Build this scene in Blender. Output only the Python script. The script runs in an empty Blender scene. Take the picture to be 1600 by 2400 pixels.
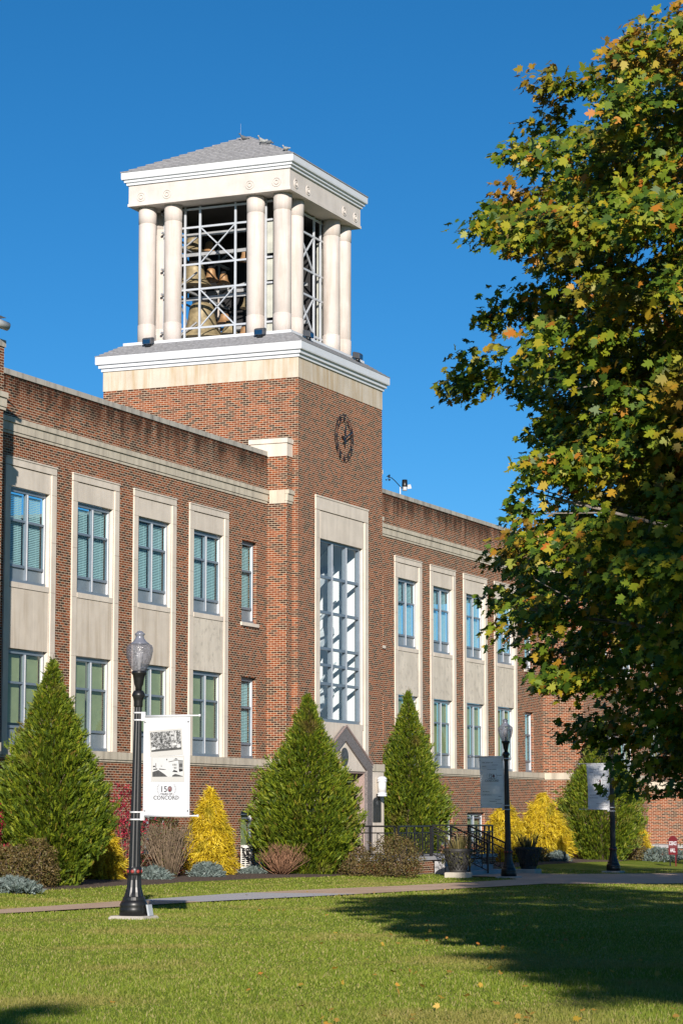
import bpy, math, random
import numpy as np
from mathutils import Vector, Matrix

# ------------------------------------------------------------------ camera, sky, sun, exposure
S = bpy.context.scene
COL = S.collection
CX, CY, CZ = -69.8, -31.46, 1.5
HEAD, PITCH = 0.40549949, 0.12314694
ca, sa = math.cos(HEAD), math.sin(HEAD)
cam_d = bpy.data.cameras.new('camera')
cam = bpy.data.objects.new('camera', cam_d)
COL.objects.link(cam)
fw = Vector((ca*math.cos(PITCH), sa*math.cos(PITCH), math.sin(PITCH)))
rt = Vector((sa, -ca, 0.0))
up = rt.cross(fw)
M = Matrix((rt, up, -fw)).transposed().to_4x4()
M.translation = (CX, CY, CZ)
cam.matrix_world = M
cam_d.sensor_fit = 'HORIZONTAL'
cam_d.sensor_width = 36.0
cam_d.lens = 36.0*5743.8/1600.0
cam_d.clip_start = 0.5
cam_d.clip_end = 5000
S.camera = cam

SUN_AZ = math.radians(27.0)      # direction the light travels, from +X towards +Y
SUN_EL = math.radians(18.5)
w = bpy.data.worlds.new('World')
S.world = w
w.use_nodes = True
nt = w.node_tree
sky = nt.nodes.new('ShaderNodeTexSky')
sky.sky_type = 'NISHITA'
sky.sun_disc = False
sky.sun_elevation = SUN_EL
# sun stands opposite to the travel direction: (-cos, -sin); nishita rotation is clockwise from +Y
sx, sy = -math.cos(SUN_AZ), -math.sin(SUN_AZ)
sky.sun_rotation = math.atan2(sx, sy)
sky.altitude = 2500
sky.air_density = 1.0
sky.dust_density = 0.0
sky.ozone_density = 6.0
nt.nodes['Background'].inputs[1].default_value = 0.076
hs = nt.nodes.new('ShaderNodeHueSaturation')
hs.inputs['Saturation'].default_value = 1.15
hs.inputs['Hue'].default_value = 0.493
nt.links.new(sky.outputs[0], hs.inputs['Color'])
nt.links.new(hs.outputs[0], nt.nodes['Background'].inputs[0])

sun_d = bpy.data.lights.new('sun', 'SUN')
sun_d.energy = 5.0
sun_d.angle = math.radians(0.5)
sun_d.color = (1.0, 0.92, 0.83)
sun = bpy.data.objects.new('sun', sun_d)
COL.objects.link(sun)
ld = Vector((math.cos(SUN_AZ)*math.cos(SUN_EL), math.sin(SUN_AZ)*math.cos(SUN_EL), -math.sin(SUN_EL)))
sun.rotation_euler = ld.to_track_quat('-Z', 'Y').to_euler()
sun.location = (-60, -40, 40)
S.view_settings.view_transform = 'Standard'
S.view_settings.look = 'None'
S.view_settings.gamma = 1.0
S.view_settings.exposure = 0.45

# ------------------------------------------------------------------ helpers
def smooth(a, b, x):
    t = min(1.0, max(0.0, (x-a)/(b-a)))
    return t*t*(3-2*t)

def gz(x, y):
    s = (x-CX)*ca+(y-CY)*sa
    g = 0.01-0.0052*min(max(s, 0.0), 80.0)
    return g+0.13*smooth(-5.5, -2.6, y)*smooth(-60, -40, x)

def cam2w(s, l):                 # depth along the heading, distance to the right of it
    return (CX+ca*s+sa*l, CY+sa*s-ca*l)

class MB:
    def __init__(s):
        s.v, s.f, s.sm = [], [], []
    def face(s, pts, smooth_=False):
        b = len(s.v)
        s.v += [tuple(p) for p in pts]
        s.f.append(tuple(range(b, b+len(pts))))
        s.sm.append(smooth_)
    def box(s, x0, x1, y0, y1, z0, z1):
        b = len(s.v)
        s.v += [(x0,y0,z0),(x1,y0,z0),(x1,y1,z0),(x0,y1,z0),(x0,y0,z1),(x1,y0,z1),(x1,y1,z1),(x0,y1,z1)]
        for q in ((0,3,2,1),(4,5,6,7),(0,1,5,4),(1,2,6,5),(2,3,7,6),(3,0,4,7)):
            s.f.append(tuple(b+i for i in q)); s.sm.append(False)
    def bevbox(s, x0, x1, y0, y1, z0, z1, c):
        # box with chamfered vertical edges and chamfered top
        def ring(i, z):
            return [(x0+i+c,y0+i,z),(x1-i-c,y0+i,z),(x1-i,y0+i+c,z),(x1-i,y1-i-c,z),(x1-i-c,y1-i,z),(x0+i+c,y1-i,z),(x0+i,y1-i-c,z),(x0+i,y0+i+c,z)]
        s.rings([ring(0, z0), ring(0, z1-c), ring(c, z1)], caps=True)
    def rings(s, rs, caps=False, smooth_=False, closed=True):
        b = len(s.v); n = len(rs[0])
        for r in rs: s.v += [tuple(p) for p in r]
        for k in range(len(rs)-1):
            for i in range(n if closed else n-1):
                j = (i+1) % n
                s.f.append((b+k*n+i, b+k*n+j, b+(k+1)*n+j, b+(k+1)*n+i)); s.sm.append(smooth_)
        if caps:
            s.f.append(tuple(b+i for i in reversed(range(n)))); s.sm.append(False)
            s.f.append(tuple(b+(len(rs)-1)*n+i for i in range(n))); s.sm.append(False)
    def lathe(s, prof, c=(0,0,0), n=20, flute=0.0, smooth_=True, caps=True):
        rs = []
        for p in prof:
            r, z = p[0], p[1]
            fl = p[2] if len(p) > 2 else 0.0
            rs.append([(c[0]+r*(1-(fl if i % 2 else 0))*math.cos(2*math.pi*i/n), c[1]+r*(1-(fl if i % 2 else 0))*math.sin(2*math.pi*i/n), c[2]+z) for i in range(n)])
        s.rings(rs, caps=caps, smooth_=smooth_)
    def tube(s, pts, rad, n=8, smooth_=True, caps=True):
        pts = [Vector(p) for p in pts]
        if not isinstance(rad, (list, tuple)): rad = [rad]*len(pts)
        rs = []
        for i, p in enumerate(pts):
            d = (pts[min(i+1, len(pts)-1)]-pts[max(i-1, 0)]).normalized()
            a = d.cross(Vector((0, 0, 1)))
            if a.length < 1e-3: a = d.cross(Vector((0, 1, 0)))
            a.normalize(); b = d.cross(a)
            rs.append([p+(a*math.cos(2*math.pi*k/n)+b*math.sin(2*math.pi*k/n))*rad[i] for k in range(n)])
        s.rings(rs, caps=caps, smooth_=smooth_)
    def bar(s, p, q, wdt, dep=None, side=None):
        # rectangular bar from p to q
        p, q = Vector(p), Vector(q); d = (q-p).normalized()
        a = Vector(side).normalized() if side else d.cross(Vector((0, 0, 1)))
        if a.length < 1e-3: a = Vector((1, 0, 0))
        a = (a-d*a.dot(d)).normalized(); b = d.cross(a)
        dep = dep or wdt
        o = [a*wdt/2+b*dep/2, -a*wdt/2+b*dep/2, -a*wdt/2-b*dep/2, a*wdt/2-b*dep/2]
        s.rings([[p+k for k in o], [q+k for k in o]], caps=True)
    def prism(s, poly, y0, y1):   # poly of (x, z), extruded along y
        n = len(poly); b = len(s.v)
        s.v += [(x, y0, z) for x, z in poly]+[(x, y1, z) for x, z in poly]
        s.f.append(tuple(b+i for i in range(n))); s.sm.append(False)
        s.f.append(tuple(b+n+i for i in reversed(range(n)))); s.sm.append(False)
        for i in range(n):
            j = (i+1) % n
            s.f.append((b+i, b+n+i, b+n+j, b+j)); s.sm.append(False)
    def xf(s, fn):
        s.v = [tuple(fn(p)) for p in s.v]
        return s
    def build(s, name, mat, parent=None):
        me = bpy.data.meshes.new(name)
        me.from_pydata(s.v, [], s.f)
        me.polygons.foreach_set('use_smooth', s.sm)
        me.validate()
        me.update()
        me.materials.append(mat)
        o = bpy.data.objects.new(name, me)
        COL.objects.link(o)
        if parent is not None: put(o, parent)
        return o

def islands(mb, name, mat, parent):
    """one object per connected piece of a mesh (pieces joined by position)"""
    key = {}; par = list(range(len(mb.f)))
    def find(i):
        while par[i] != i: par[i] = par[par[i]]; i = par[i]
        return i
    for i, f in enumerate(mb.f):
        for q in f:
            k = tuple(round(c, 4) for c in mb.v[q])
            if k in key: par[find(i)] = find(key[k])
            else: key[k] = i
    gr = {}
    for i in range(len(mb.f)): gr.setdefault(find(i), []).append(i)
    for fs in gr.values():
        n_ = MB()
        for i in fs: n_.face([mb.v[q] for q in mb.f[i]], mb.sm[i])
        n_.build(name, mat, parent)

def put(o, parent):
    o.parent = parent
    o.matrix_parent_inverse = Matrix.Translation(-Vector(world_loc(parent)))
def world_loc(o):
    l = Vector(o.location)
    return l          # every thing's empty is unrotated and at top level; parts stay at their origin
def tag(o, label=None, cat=None, group=None, kind=None):
    if label: o['label'] = label
    if cat: o['category'] = cat
    if group: o['group'] = group
    if kind: o['kind'] = kind
    return o
def thing(name, loc, label, cat, group=None):
    o = bpy.data.objects.new(name, None)
    o.location = loc
    o.empty_display_size = 0.3
    COL.objects.link(o)
    return tag(o, label, cat, group)
def sub(o, parent):              # part of a part (parts have their origin at the world origin)
    o.parent = parent
    return o

# ------------------------------------------------------------------ materials
def newmat(name):
    m = bpy.data.materials.new(name); m.use_nodes = True
    return m, m.node_tree, m.node_tree.nodes['Principled BSDF']
def N(t, typ, **kw):
    n = t.nodes.new(typ)
    for k, v in kw.items(): setattr(n, k, v)
    return n
def ramp(t, src, stops, interp='LINEAR'):
    r = N(t, 'ShaderNodeValToRGB'); r.color_ramp.interpolation = interp
    e = r.color_ramp.elements
    while len(e) < len(stops): e.new(0.5)
    for i, (p, c) in enumerate(stops):
        e[i].position = p; e[i].color = (*c, 1) if len(c) == 3 else c
    t.links.new(src, r.inputs[0])
    return r.outputs[0]
def mixc(t, a, b, f, typ='MIX'):
    m = N(t, 'ShaderNodeMix', data_type='RGBA', blend_type=typ)
    for s_, v in ((m.inputs[6], a), (m.inputs[7], b), (m.inputs[0], f)):
        if hasattr(v, 'is_linked') or hasattr(v, 'links'): t.links.new(v, s_)
        elif isinstance(v, (int, float)): s_.default_value = v
        else: s_.default_value = (*v, 1)
    return m.outputs[2]
def noise(t, scale, detail=4.0, rough=0.55, vec=None, stretch=None, dim='3D'):
    n = N(t, 'ShaderNodeTexNoise'); n.inputs['Scale'].default_value = scale
    n.inputs['Detail'].default_value = detail; n.inputs['Roughness'].default_value = rough
    if vec is None:
        tc = N(t, 'ShaderNodeTexCoord'); vec = tc.outputs['Object']
    if stretch:
        mp = N(t, 'ShaderNodeMapping'); mp.inputs['Scale'].default_value = stretch
        t.links.new(vec, mp.inputs[0]); vec = mp.outputs[0]
    t.links.new(vec, n.inputs['Vector'])
    return n.outputs['Fac']
def plain(name, col, rough=0.6, metal=0.0, var=0.12, nscale=3.0, bump=0.0, bscale=40.0, spec=0.5):
    m, t, p = newmat(name)
    f = noise(t, nscale)
    c = ramp(t, f, [(0.3, tuple(x*(1-var) for x in col)), (0.7, tuple(min(1, x*(1+var)) for x in col))])
    t.links.new(c, p.inputs['Base Color'])
    p.inputs['Roughness'].default_value = rough; p.inputs['Metallic'].default_value = metal
    p.inputs['Specular IOR Level'].default_value = spec
    if bump:
        b = N(t, 'ShaderNodeBump'); b.inputs['Strength'].default_value = bump; b.inputs['Distance'].default_value = 0.01
        t.links.new(noise(t, bscale, 6), b.inputs['Height']); t.links.new(b.outputs[0], p.inputs['Normal'])
    return m

def brick_mat(name, stain=False, soft=1.0):
    m, t, p = newmat(name)
    tc = N(t, 'ShaderNodeTexCoord'); ge = N(t, 'ShaderNodeNewGeometry')
    sp = N(t, 'ShaderNodeSeparateXYZ'); t.links.new(tc.outputs['Object'], sp.inputs[0])
    sn = N(t, 'ShaderNodeSeparateXYZ'); t.links.new(ge.outputs['True Normal'], sn.inputs[0])
    ab = N(t, 'ShaderNodeMath', operation='ABSOLUTE'); t.links.new(sn.outputs[0], ab.inputs[0])
    gt = N(t, 'ShaderNodeMath', operation='GREATER_THAN'); gt.inputs[1].default_value = 0.5; t.links.new(ab.outputs[0], gt.inputs[0])
    mx = N(t, 'ShaderNodeMix', data_type='FLOAT')
    t.links.new(gt.outputs[0], mx.inputs[0]); t.links.new(sp.outputs[0], mx.inputs[2]); t.links.new(sp.outputs[1], mx.inputs[3])
    cb = N(t, 'ShaderNodeCombineXYZ'); t.links.new(mx.outputs[0], cb.inputs[0]); t.links.new(sp.outputs[2], cb.inputs[1])
    br = N(t, 'ShaderNodeTexBrick')
    br.offset = 0.5; br.squash = 1.0
    for k, v in (('Scale', 1.0), ('Mortar Size', 0.0060), ('Mortar Smooth', 0.15), ('Bias', 0.0), ('Brick Width', 0.2032), ('Row Height', 0.0677)):
        br.inputs[k].default_value = v
    br.inputs['Color1'].default_value = (0, 0, 0, 1); br.inputs['Color2'].default_value = (1, 1, 1, 1); br.inputs['Mortar'].default_value = (.5, .5, .5, 1)
    t.links.new(cb.outputs[0], br.inputs['Vector'])
    rgb = N(t, 'ShaderNodeSeparateColor'); t.links.new(br.outputs['Color'], rgb.inputs[0])
    bc = ramp(t, rgb.outputs[0], [(0.0, (.055, .030, .020)), (0.24, (.085, .040, .024)), (0.34, (.140, .043, .019)), (0.52, (.200, .055, .021)), (0.75, (.240, .066, .024)), (1.0, (.29, .086, .031))])
    # larger tonal drift over the wall, and soot streaks below the parapet
    big = noise(t, 0.45, 5, .6)
    bc = mixc(t, bc, ramp(t, big, [(0.3, (.72, .71, .70)), (0.7, (1.16, 1.10, 1.04))]), 1.0, 'MULTIPLY')
    fine = noise(t, 45, 3)
    bc = mixc(t, bc, ramp(t, fine, [(0.25, (.78, .78, .78)), (0.75, (1.15, 1.15, 1.15))]), 1.0, 'MULTIPLY')
    mort = ramp(t, noise(t, 6, 3), [(0.3, (.50, .405, .29)), (0.7, (.66, .55, .41))])
    colr = mixc(t, bc, mort, br.outputs['Fac'])
    if stain:
        f = noise(t, 1.0, 5, 0.6, vec=tc.outputs['Object'], stretch=(2.6, 2.6, 0.55))
        g = N(t, 'ShaderNodeMapRange'); g.inputs[1].default_value = 11.9; g.inputs[2].default_value = 12.75
        g.inputs[3].default_value = 0.05; g.inputs[4].default_value = 0.42
        t.links.new(sp.outputs[2], g.inputs[0])
        ad = N(t, 'ShaderNodeMath', operation='ADD'); t.links.new(f, ad.inputs[0]); t.links.new(g.outputs[0], ad.inputs[1])
        msk = ramp(t, ad.outputs[0], [(0.58, (0, 0, 0)), (0.9, (1, 1, 1))])
        colr = mixc(t, colr, mixc(t, colr, (.27, .24, .22), 1.0, 'MULTIPLY'), msk)
    t.links.new(colr, p.inputs['Base Color'])
    p.inputs['Roughness'].default_value = 0.9
    p.inputs['Specular IOR Level'].default_value = 0.2
    b = N(t, 'ShaderNodeBump', invert=True); b.inputs['Strength'].default_value = 0.5; b.inputs['Distance'].default_value = 0.006
    t.links.new(br.outputs['Fac'], b.inputs['Height']); t.links.new(b.outputs[0], p.inputs['Normal'])
    return m

def stone_mat(name, col, streak=0.25, blotch=0.0, dirt=(.25, .21, .16), jx=None, rough=0.8):
    m, t, p = newmat(name)
    tc = N(t, 'ShaderNodeTexCoord')
    c = ramp(t, noise(t, 1.6, 5), [(0.3, tuple(x*.90 for x in col)), (0.7, tuple(min(1, x*1.07) for x in col))])
    st = noise(t, 1.0, 6, 0.65, vec=tc.outputs['Object'], stretch=(3.6, 3.6, 0.35))
    c = mixc(t, c, dirt, ramp(t, st, [(0.45, (0, 0, 0)), (0.70, (streak,)*3)]))
    if blotch:
        bl = noise(t, 5.5, 7, 0.7, vec=tc.outputs['Object'], stretch=(1, 1, .8))
        c = mixc(t, c, tuple(x*.62 for x in col), ramp(t, bl, [(0.53, (0, 0, 0)), (0.66, (blotch,)*3)]))
    fn = noise(t, 60, 3)
    c = mixc(t, c, ramp(t, fn, [(0.3, (.92,)*3), (0.7, (1.05,)*3)]), 1.0, 'MULTIPLY')
    if jx:      # fine vertical joints every jx metres
        sp = N(t, 'ShaderNodeSeparateXYZ'); t.links.new(tc.outputs['Object'], sp.inputs[0])
        ad = N(t, 'ShaderNodeMath', operation='ADD'); t.links.new(sp.outputs[0], ad.inputs[0]); t.links.new(sp.outputs[1], ad.inputs[1])
        dv = N(t, 'ShaderNodeMath', operation='DIVIDE'); dv.inputs[1].default_value = jx; t.links.new(ad.outputs[0], dv.inputs[0])
        fr = N(t, 'ShaderNodeMath', operation='FRACT'); t.links.new(dv.outputs[0], fr.inputs[0])
        lt = N(t, 'ShaderNodeMath', operation='LESS_THAN'); lt.inputs[1].default_value = 0.012/jx*1.2; t.links.new(fr.outputs[0], lt.inputs[0])
        ml = N(t, 'ShaderNodeMath', operation='MULTIPLY'); ml.inputs[1].default_value = 0.6; t.links.new(lt.outputs[0], ml.inputs[0])
        c = mixc(t, c, tuple(min(1, x*1.25) for x in col), ml.outputs[0])
    t.links.new(c, p.inputs['Base Color'])
    p.inputs['Roughness'].default_value = rough; p.inputs['Specular IOR Level'].default_value = 0.25
    return m

def glass_mat(name, tint, refl=0.12, rough=0.02):
    m, t, p = newmat(name)
    out = t.nodes['Material Output']
    tr = N(t, 'ShaderNodeBsdfTransparent'); tr.inputs[0].default_value = (*tint, 1)
    gl = N(t, 'ShaderNodeBsdfGlossy'); gl.inputs['Roughness'].default_value = rough
    gl.inputs[0].default_value = (.9, .95, 1, 1)
    b = N(t, 'ShaderNodeBump'); b.inputs['Strength'].default_value = 0.06; b.inputs['Distance'].default_value = 0.03
    t.links.new(noise(t, 1.3, 2), b.inputs['Height']); t.links.new(b.outputs[0], gl.inputs['Normal'])
    lw = N(t, 'ShaderNodeLayerWeight'); lw.inputs['Blend'].default_value = 0.5
    pw = N(t, 'ShaderNodeMath', operation='POWER'); pw.inputs[1].default_value = 5.0; t.links.new(lw.outputs['Facing'], pw.inputs[0])
    ad = N(t, 'ShaderNodeMath', operation='ADD', use_clamp=True); ad.inputs[1].default_value = refl
    hm = N(t, 'ShaderNodeMath', operation='MULTIPLY'); hm.inputs[1].default_value = .45; t.links.new(pw.outputs[0], hm.inputs[0]); t.links.new(hm.outputs[0], ad.inputs[0])
    mx = N(t, 'ShaderNodeMixShader')
    t.links.new(ad.outputs[0], mx.inputs[0]); t.links.new(tr.outputs[0], mx.inputs[1]); t.links.new(gl.outputs[0], mx.inputs[2])
    t.links.new(mx.outputs[0], out.inputs[0])
    return m

def leaf_mat(name, stops, trans=0.25, rough=0.55, spec=0.35, patch=None):
    m, t, p = newmat(name)
    ge = N(t, 'ShaderNodeNewGeometry')
    c = ramp(t, ge.outputs['Random Per Island'], stops)
    if patch:
        f = noise(t, patch[1], 2)
        if len(patch) > 4:      # autumn colour has reached the upper boughs first
            tc = N(t, 'ShaderNodeTexCoord'); sp = N(t, 'ShaderNodeSeparateXYZ'); t.links.new(tc.outputs['Object'], sp.inputs[0])
            ma = N(t, 'ShaderNodeMath', operation='MULTIPLY_ADD'); ma.inputs[1].default_value = patch[4]; ma.inputs[2].default_value = -5.5*patch[4]
            t.links.new(sp.outputs[2], ma.inputs[0]); ad = N(t, 'ShaderNodeMath', operation='ADD'); t.links.new(f, ad.inputs[0]); t.links.new(ma.outputs[0], ad.inputs[1]); f = ad.outputs[0]
        c = mixc(t, c, patch[0], ramp(t, f, [(patch[2], (0, 0, 0)), (patch[2]+.12, (patch[3],)*3)]))
    t.links.new(c, p.inputs['Base Color'])
    p.inputs['Roughness'].default_value = rough; p.inputs['Specular IOR Level'].default_value = spec
    if trans:
        out = t.nodes['Material Output']
        tl = N(t, 'ShaderNodeBsdfTranslucent'); t.links.new(c, tl.inputs[0])
        mx = N(t, 'ShaderNodeMixShader'); mx.inputs[0].default_value = trans
        t.links.new(p.outputs[0], mx.inputs[1]); t.links.new(tl.outputs[0], mx.inputs[2]); t.links.new(mx.outputs[0], out.inputs[0])
    return m

BRICK = brick_mat('red_running_bond_brick')
BRICKP = brick_mat('sooty_parapet_brick', stain=True)
STONE = stone_mat('limestone', (.68, .605, .515), 0.25)
PANEL = stone_mat('limestone_panel', (.64, .565, .475), 0.6, dirt=(.38, .30, .21), jx=0.99)
PANELB = stone_mat('flaking_limestone_panel', (.66, .595, .50), 0.25, blotch=0.8, jx=0.99)
BANDM = stone_mat('weathered_band_stone', (.56, .50, .40), 0.5, dirt=(.16, .14, .11), jx=1.05)
COPING = stone_mat('grey_coping_stone', (.44, .41, .36), 0.7, dirt=(.08, .075, .07), jx=0.9)
TSTONE = stone_mat('tower_limestone', (.57, .505, .415), 0.7, dirt=(.40, .27, .12), jx=1.75)
COLM = stone_mat('belfry_column_stone', (.58, .525, .485), 0.55, dirt=(.36, .28, .21))
ENTM = stone_mat('entablature_stone', (.61, .56, .52), 0.12)
WHITE = plain('white_painted_metal', (.64, .66, .69), 0.45, var=.03)
SHINGLE = plain('grey_shingle', (.235, .235, .245), 0.85, var=.25, nscale=9, bump=.4)
GRANITE = plain('dark_speckled_granite', (.17, .15, .145), 0.5, var=.45, nscale=35)
PGRAN = plain('pink_granite', (.34, .25, .22), 0.5, var=.35, nscale=40)
FRAME = plain('blue_grey_aluminium', (.19, .235, .285), 0.4, metal=.25, var=.05)
FRAMEL = plain('pale_aluminium', (.66, .66, .68), 0.45, metal=.1, var=.04)
GLASST = glass_mat('teal_window_glass', (.60, .78, .80), .03)
GLASSG = glass_mat('green_window_glass', (.68, .76, .66), .05)
GLASSC = glass_mat('clear_stair_glass', (.88, .93, .94), .03)
BLIND = plain('white_blind_slat', (.78, .80, .78), 0.5, var=.05)
SHADE = plain('sage_roller_shade', (.47, .48, .34), 0.9, var=.12, nscale=2)
HOPPER = plain('frosted_lower_light', (.18, .22, .25), 0.35, var=.18, nscale=2)
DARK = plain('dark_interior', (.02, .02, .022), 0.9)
ROOM = plain('white_interior_plaster', (.82, .83, .83), 0.9, var=.02)
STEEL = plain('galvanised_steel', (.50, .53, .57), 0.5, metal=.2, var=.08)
BRONZE = plain('verdigris_bronze_bell', (.27, .215, .12), 0.55, metal=.2, var=.4, nscale=5)
COPPER = plain('warm_bronze_bell', (.33, .19, .09), 0.55, metal=.2, var=.3, nscale=6)
BLACK = plain('black_iron_paint', (.012, .012, .013), 0.38, var=.3, nscale=20)
CONC = stone_mat('concrete', (.46, .42, .36), .3, blotch=.3)

# ------------------------------------------------------------------ ground
def tri_noise(x, y):
    return 0.5*math.sin(1.7*x+0.6*y)+0.3*math.sin(0.9*y-2.3*x+1.1)+0.2*math.sin(3.1*y+0.4)

def lawn_mat():
    m, t, p = newmat('mown_autumn_lawn')
    tc = N(t, 'ShaderNodeTexCoord')
    a = ramp(t, noise(t, 0.55, 4, .6), [(0.30, (.145, .205, .024)), (0.55, (.21, .262, .035)), (0.76, (.34, .29, .09))])
    b = mixc(t, a, ramp(t, noise(t, 14, 5, .7), [(0.3, (.55, .58, .5)), (0.7, (1.35, 1.3, 1.2))]), 1.0, 'MULTIPLY')
    b = mixc(t, b, ramp(t, noise(t, 90, 3, .7), [(0.3, (.5, .5, .5)), (0.7, (1.4, 1.4, 1.4))]), 1.0, 'MULTIPLY')
    t.links.new(b, p.inputs['Base Color']); p.inputs['Roughness'].default_value = 0.9; p.inputs['Specular IOR Level'].default_value = 0.1
    return m
LAWN = lawn_mat()

def axis(lo, hi, step, far):
    a = list(np.arange(lo, hi+.01, step))
    e = [1, 3, 8, 20, 50, 120, 300, 800, 2000]
    return [lo-k for k in reversed(e)]+a+[hi+k for k in e]
xs, ys = axis(-80, 50, 1.0, 0), axis(-60, 12, 0.75, 0)
g = MB()
for y in ys:
    for x in xs:
        g.v.append((x, y, gz(x, y)+0.012*tri_noise(x*.35, y*.35)*(1 if y < -11 else 0)))
nx = len(xs)
for j in range(len(ys)-1):
    for i in range(nx-1):
        g.f.append((j*nx+i, j*nx+i+1, (j+1)*nx+i+1, (j+1)*nx+i)); g.sm.append(True)
tag(g.build('lawn_ground', LAWN), kind='structure')

NEAR = [(-44, -8.3), (-36, -8.9), (-32.7, -9.2), (-28.3, -9.3), (-24.4, -9.35), (-20.7, -9.8), (-15.9, -10.1), (-9.1, -10.5)]
FAR = [(-44, -7.4), (-36, -7.9), (-31.2, -8.05), (-25.7, -7.65), (-19.7, -7.2), (-14.9, -7.4), (-11.1, -7.9), (-4.6, -8.0)]
def interp(pl, x):
    if x <= pl[0][0]: return pl[0][1]
    for (a, b), (c, d) in zip(pl, pl[1:]):
        if x <= c: return b+(d-b)*(x-a)/(c-a)
    return pl[-1][1]
def on_path(x, y):
    if x < -7 and interp(NEAR, x)-.02 < y < interp(FAR, x)+.02: return True
    if x >= -7: return poly_in(PLAZA, x, y)
    return False
PLAZA = [(-7.2, -10.6), (-6.0, -13.2), (-1.0, -16.5), (10, -22), (22, -22), (12, -12.5), (7.6, -8.6), (6.1, -6.6), (6.1, -4.7), (.9, -4.7), (.9, -6.4), (-2.0, -7.9), (-7.2, -8.0)]
def poly_in(P, x, y):
    r = False
    for (a, b), (c, d) in zip(P, P[1:]+P[:1]):
        if (b > y) != (d > y) and x < (c-a)*(y-b)/(d-b)+a: r = not r
    return r
def path_mat():
    m, t, p = newmat('tan_concrete_walk')
    tc = N(t, 'ShaderNodeTexCoord')
    c = ramp(t, noise(t, 0.9, 5), [(0.3, (.52, .35, .225)), (0.7, (.66, .47, .32))])
    sp = N(t, 'ShaderNodeSeparateXYZ'); t.links.new(tc.outputs['Object'], sp.inputs[0])
    lo = N(t, 'ShaderNodeMath', operation='GREATER_THAN'); lo.inputs[1].default_value = -25.2; t.links.new(sp.outputs[0], lo.inputs[0])
    hi = N(t, 'ShaderNodeMath', operation='LESS_THAN'); hi.inputs[1].default_value = -18.6; t.links.new(sp.outputs[0], hi.inputs[0])
    mu = N(t, 'ShaderNodeMath', operation='MULTIPLY'); t.links.new(lo.outputs[0], mu.inputs[0]); t.links.new(hi.outputs[0], mu.inputs[1])
    c = mixc(t, c, (.50, .49, .49), mu.outputs[0])
    fr = N(t, 'ShaderNodeMath', operation='MODULO'); fr.inputs[1].default_value = 1.6; t.links.new(sp.outputs[0], fr.inputs[0])
    ab = N(t, 'ShaderNodeMath', operation='ABSOLUTE'); t.links.new(fr.outputs[0], ab.inputs[0])
    lt = N(t, 'ShaderNodeMath', operation='LESS_THAN'); lt.inputs[1].default_value = 0.02; t.links.new(ab.outputs[0], lt.inputs[0])
    c = mixc(t, c, (.16, .13, .10), lt.outputs[0])
    c = mixc(t, c, ramp(t, noise(t, 22, 5), [(0.3, (.8,)*3), (0.7, (1.12,)*3)]), 1.0, 'MULTIPLY')
    t.links.new(c, p.inputs['Base Color']); p.inputs['Roughness'].default_value = 0.9
    return m
PATH = path_mat()
g = MB()
rows = []
for x in np.arange(-44, -7.1, .8):
    a, b = interp(NEAR, x), interp(FAR, x)
    rows.append([(x, a+(b-a)*k/4, gz(x, a+(b-a)*k/4)+.028) for k in range(5)])
g.rings(rows, closed=False, smooth_=True)
tag(g.build('footpath', PATH), kind='structure')
g = MB()
g.face([(x, y, gz(x, y)+.024) for x, y in PLAZA])
tag(g.build('paved_walkway', PATH), kind='structure')

MULCH = plain('bark_mulch', (.075, .048, .034), 0.95, var=.6, nscale=18, bump=.8, bscale=30)
g = MB()
rows = []
for x in np.arange(-40, 37, .7):
    e = -3.05+.22*math.sin(x*.45)+.1*math.sin(x*1.3)
    if x < -17: e = -3.25+.25*math.sin(x*.7)
    if -1.6 < x < 8.8: e = -3.9 if x > 6 else -3.9
    rows.append([(x, e, gz(x, e)-.02), (x, e+.12, gz(x, e)+.05), (x, -1.2, gz(x, -1.2)+.07), (x, 1.6, gz(x, 1.0)+.08)])
g.rings(rows, closed=False, smooth_=True)
tag(g.build('mulch_bed', MULCH), kind='structure')

# ------------------------------------------------------------------ building
B = thing('college_building', (0, 0, -.3), 'long red brick college building with limestone trim and open white bell tower', 'building')

def wall_y(mb, x0, x1, z0, z1, y, ops=(), t=.3):
    """brick wall facing -Y with rectangular openings (x0,x1,z0,z1) and their reveals"""
    X = sorted({x0, x1, *[o[0] for o in ops], *[o[1] for o in ops]}); Z = sorted({z0, z1, *[o[2] for o in ops], *[o[3] for o in ops]})
    X = [x for x in X if x0 <= x <= x1]; Z = [z for z in Z if z0 <= z <= z1]
    for a, b in zip(X, X[1:]):
        for c, d in zip(Z, Z[1:]):
            mx, mz = (a+b)/2, (c+d)/2
            if any(o[0] < mx < o[1] and o[2] < mz < o[3] for o in ops): continue
            mb.face([(a, y, c), (b, y, c), (b, y, d), (a, y, d)])
    for a, b, c, d in ops:
        mb.face([(a, y, c), (a, y, d), (a, y+t, d), (a, y+t, c)])
        mb.face([(b, y, c), (b, y+t, c), (b, y+t, d), (b, y, d)])
        mb.face([(a, y, d), (b, y, d), (b, y+t, d), (a, y+t, d)])
        mb.face([(a, y, c), (a, y+t, c), (b, y+t, c), (b, y, c)])
def wall_x(mb, x, y0, y1, z0, z1):       # faces -X
    mb.face([(x, y1, z0), (x, y0, z0), (x, y0, z1), (x, y1, z1)])

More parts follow.
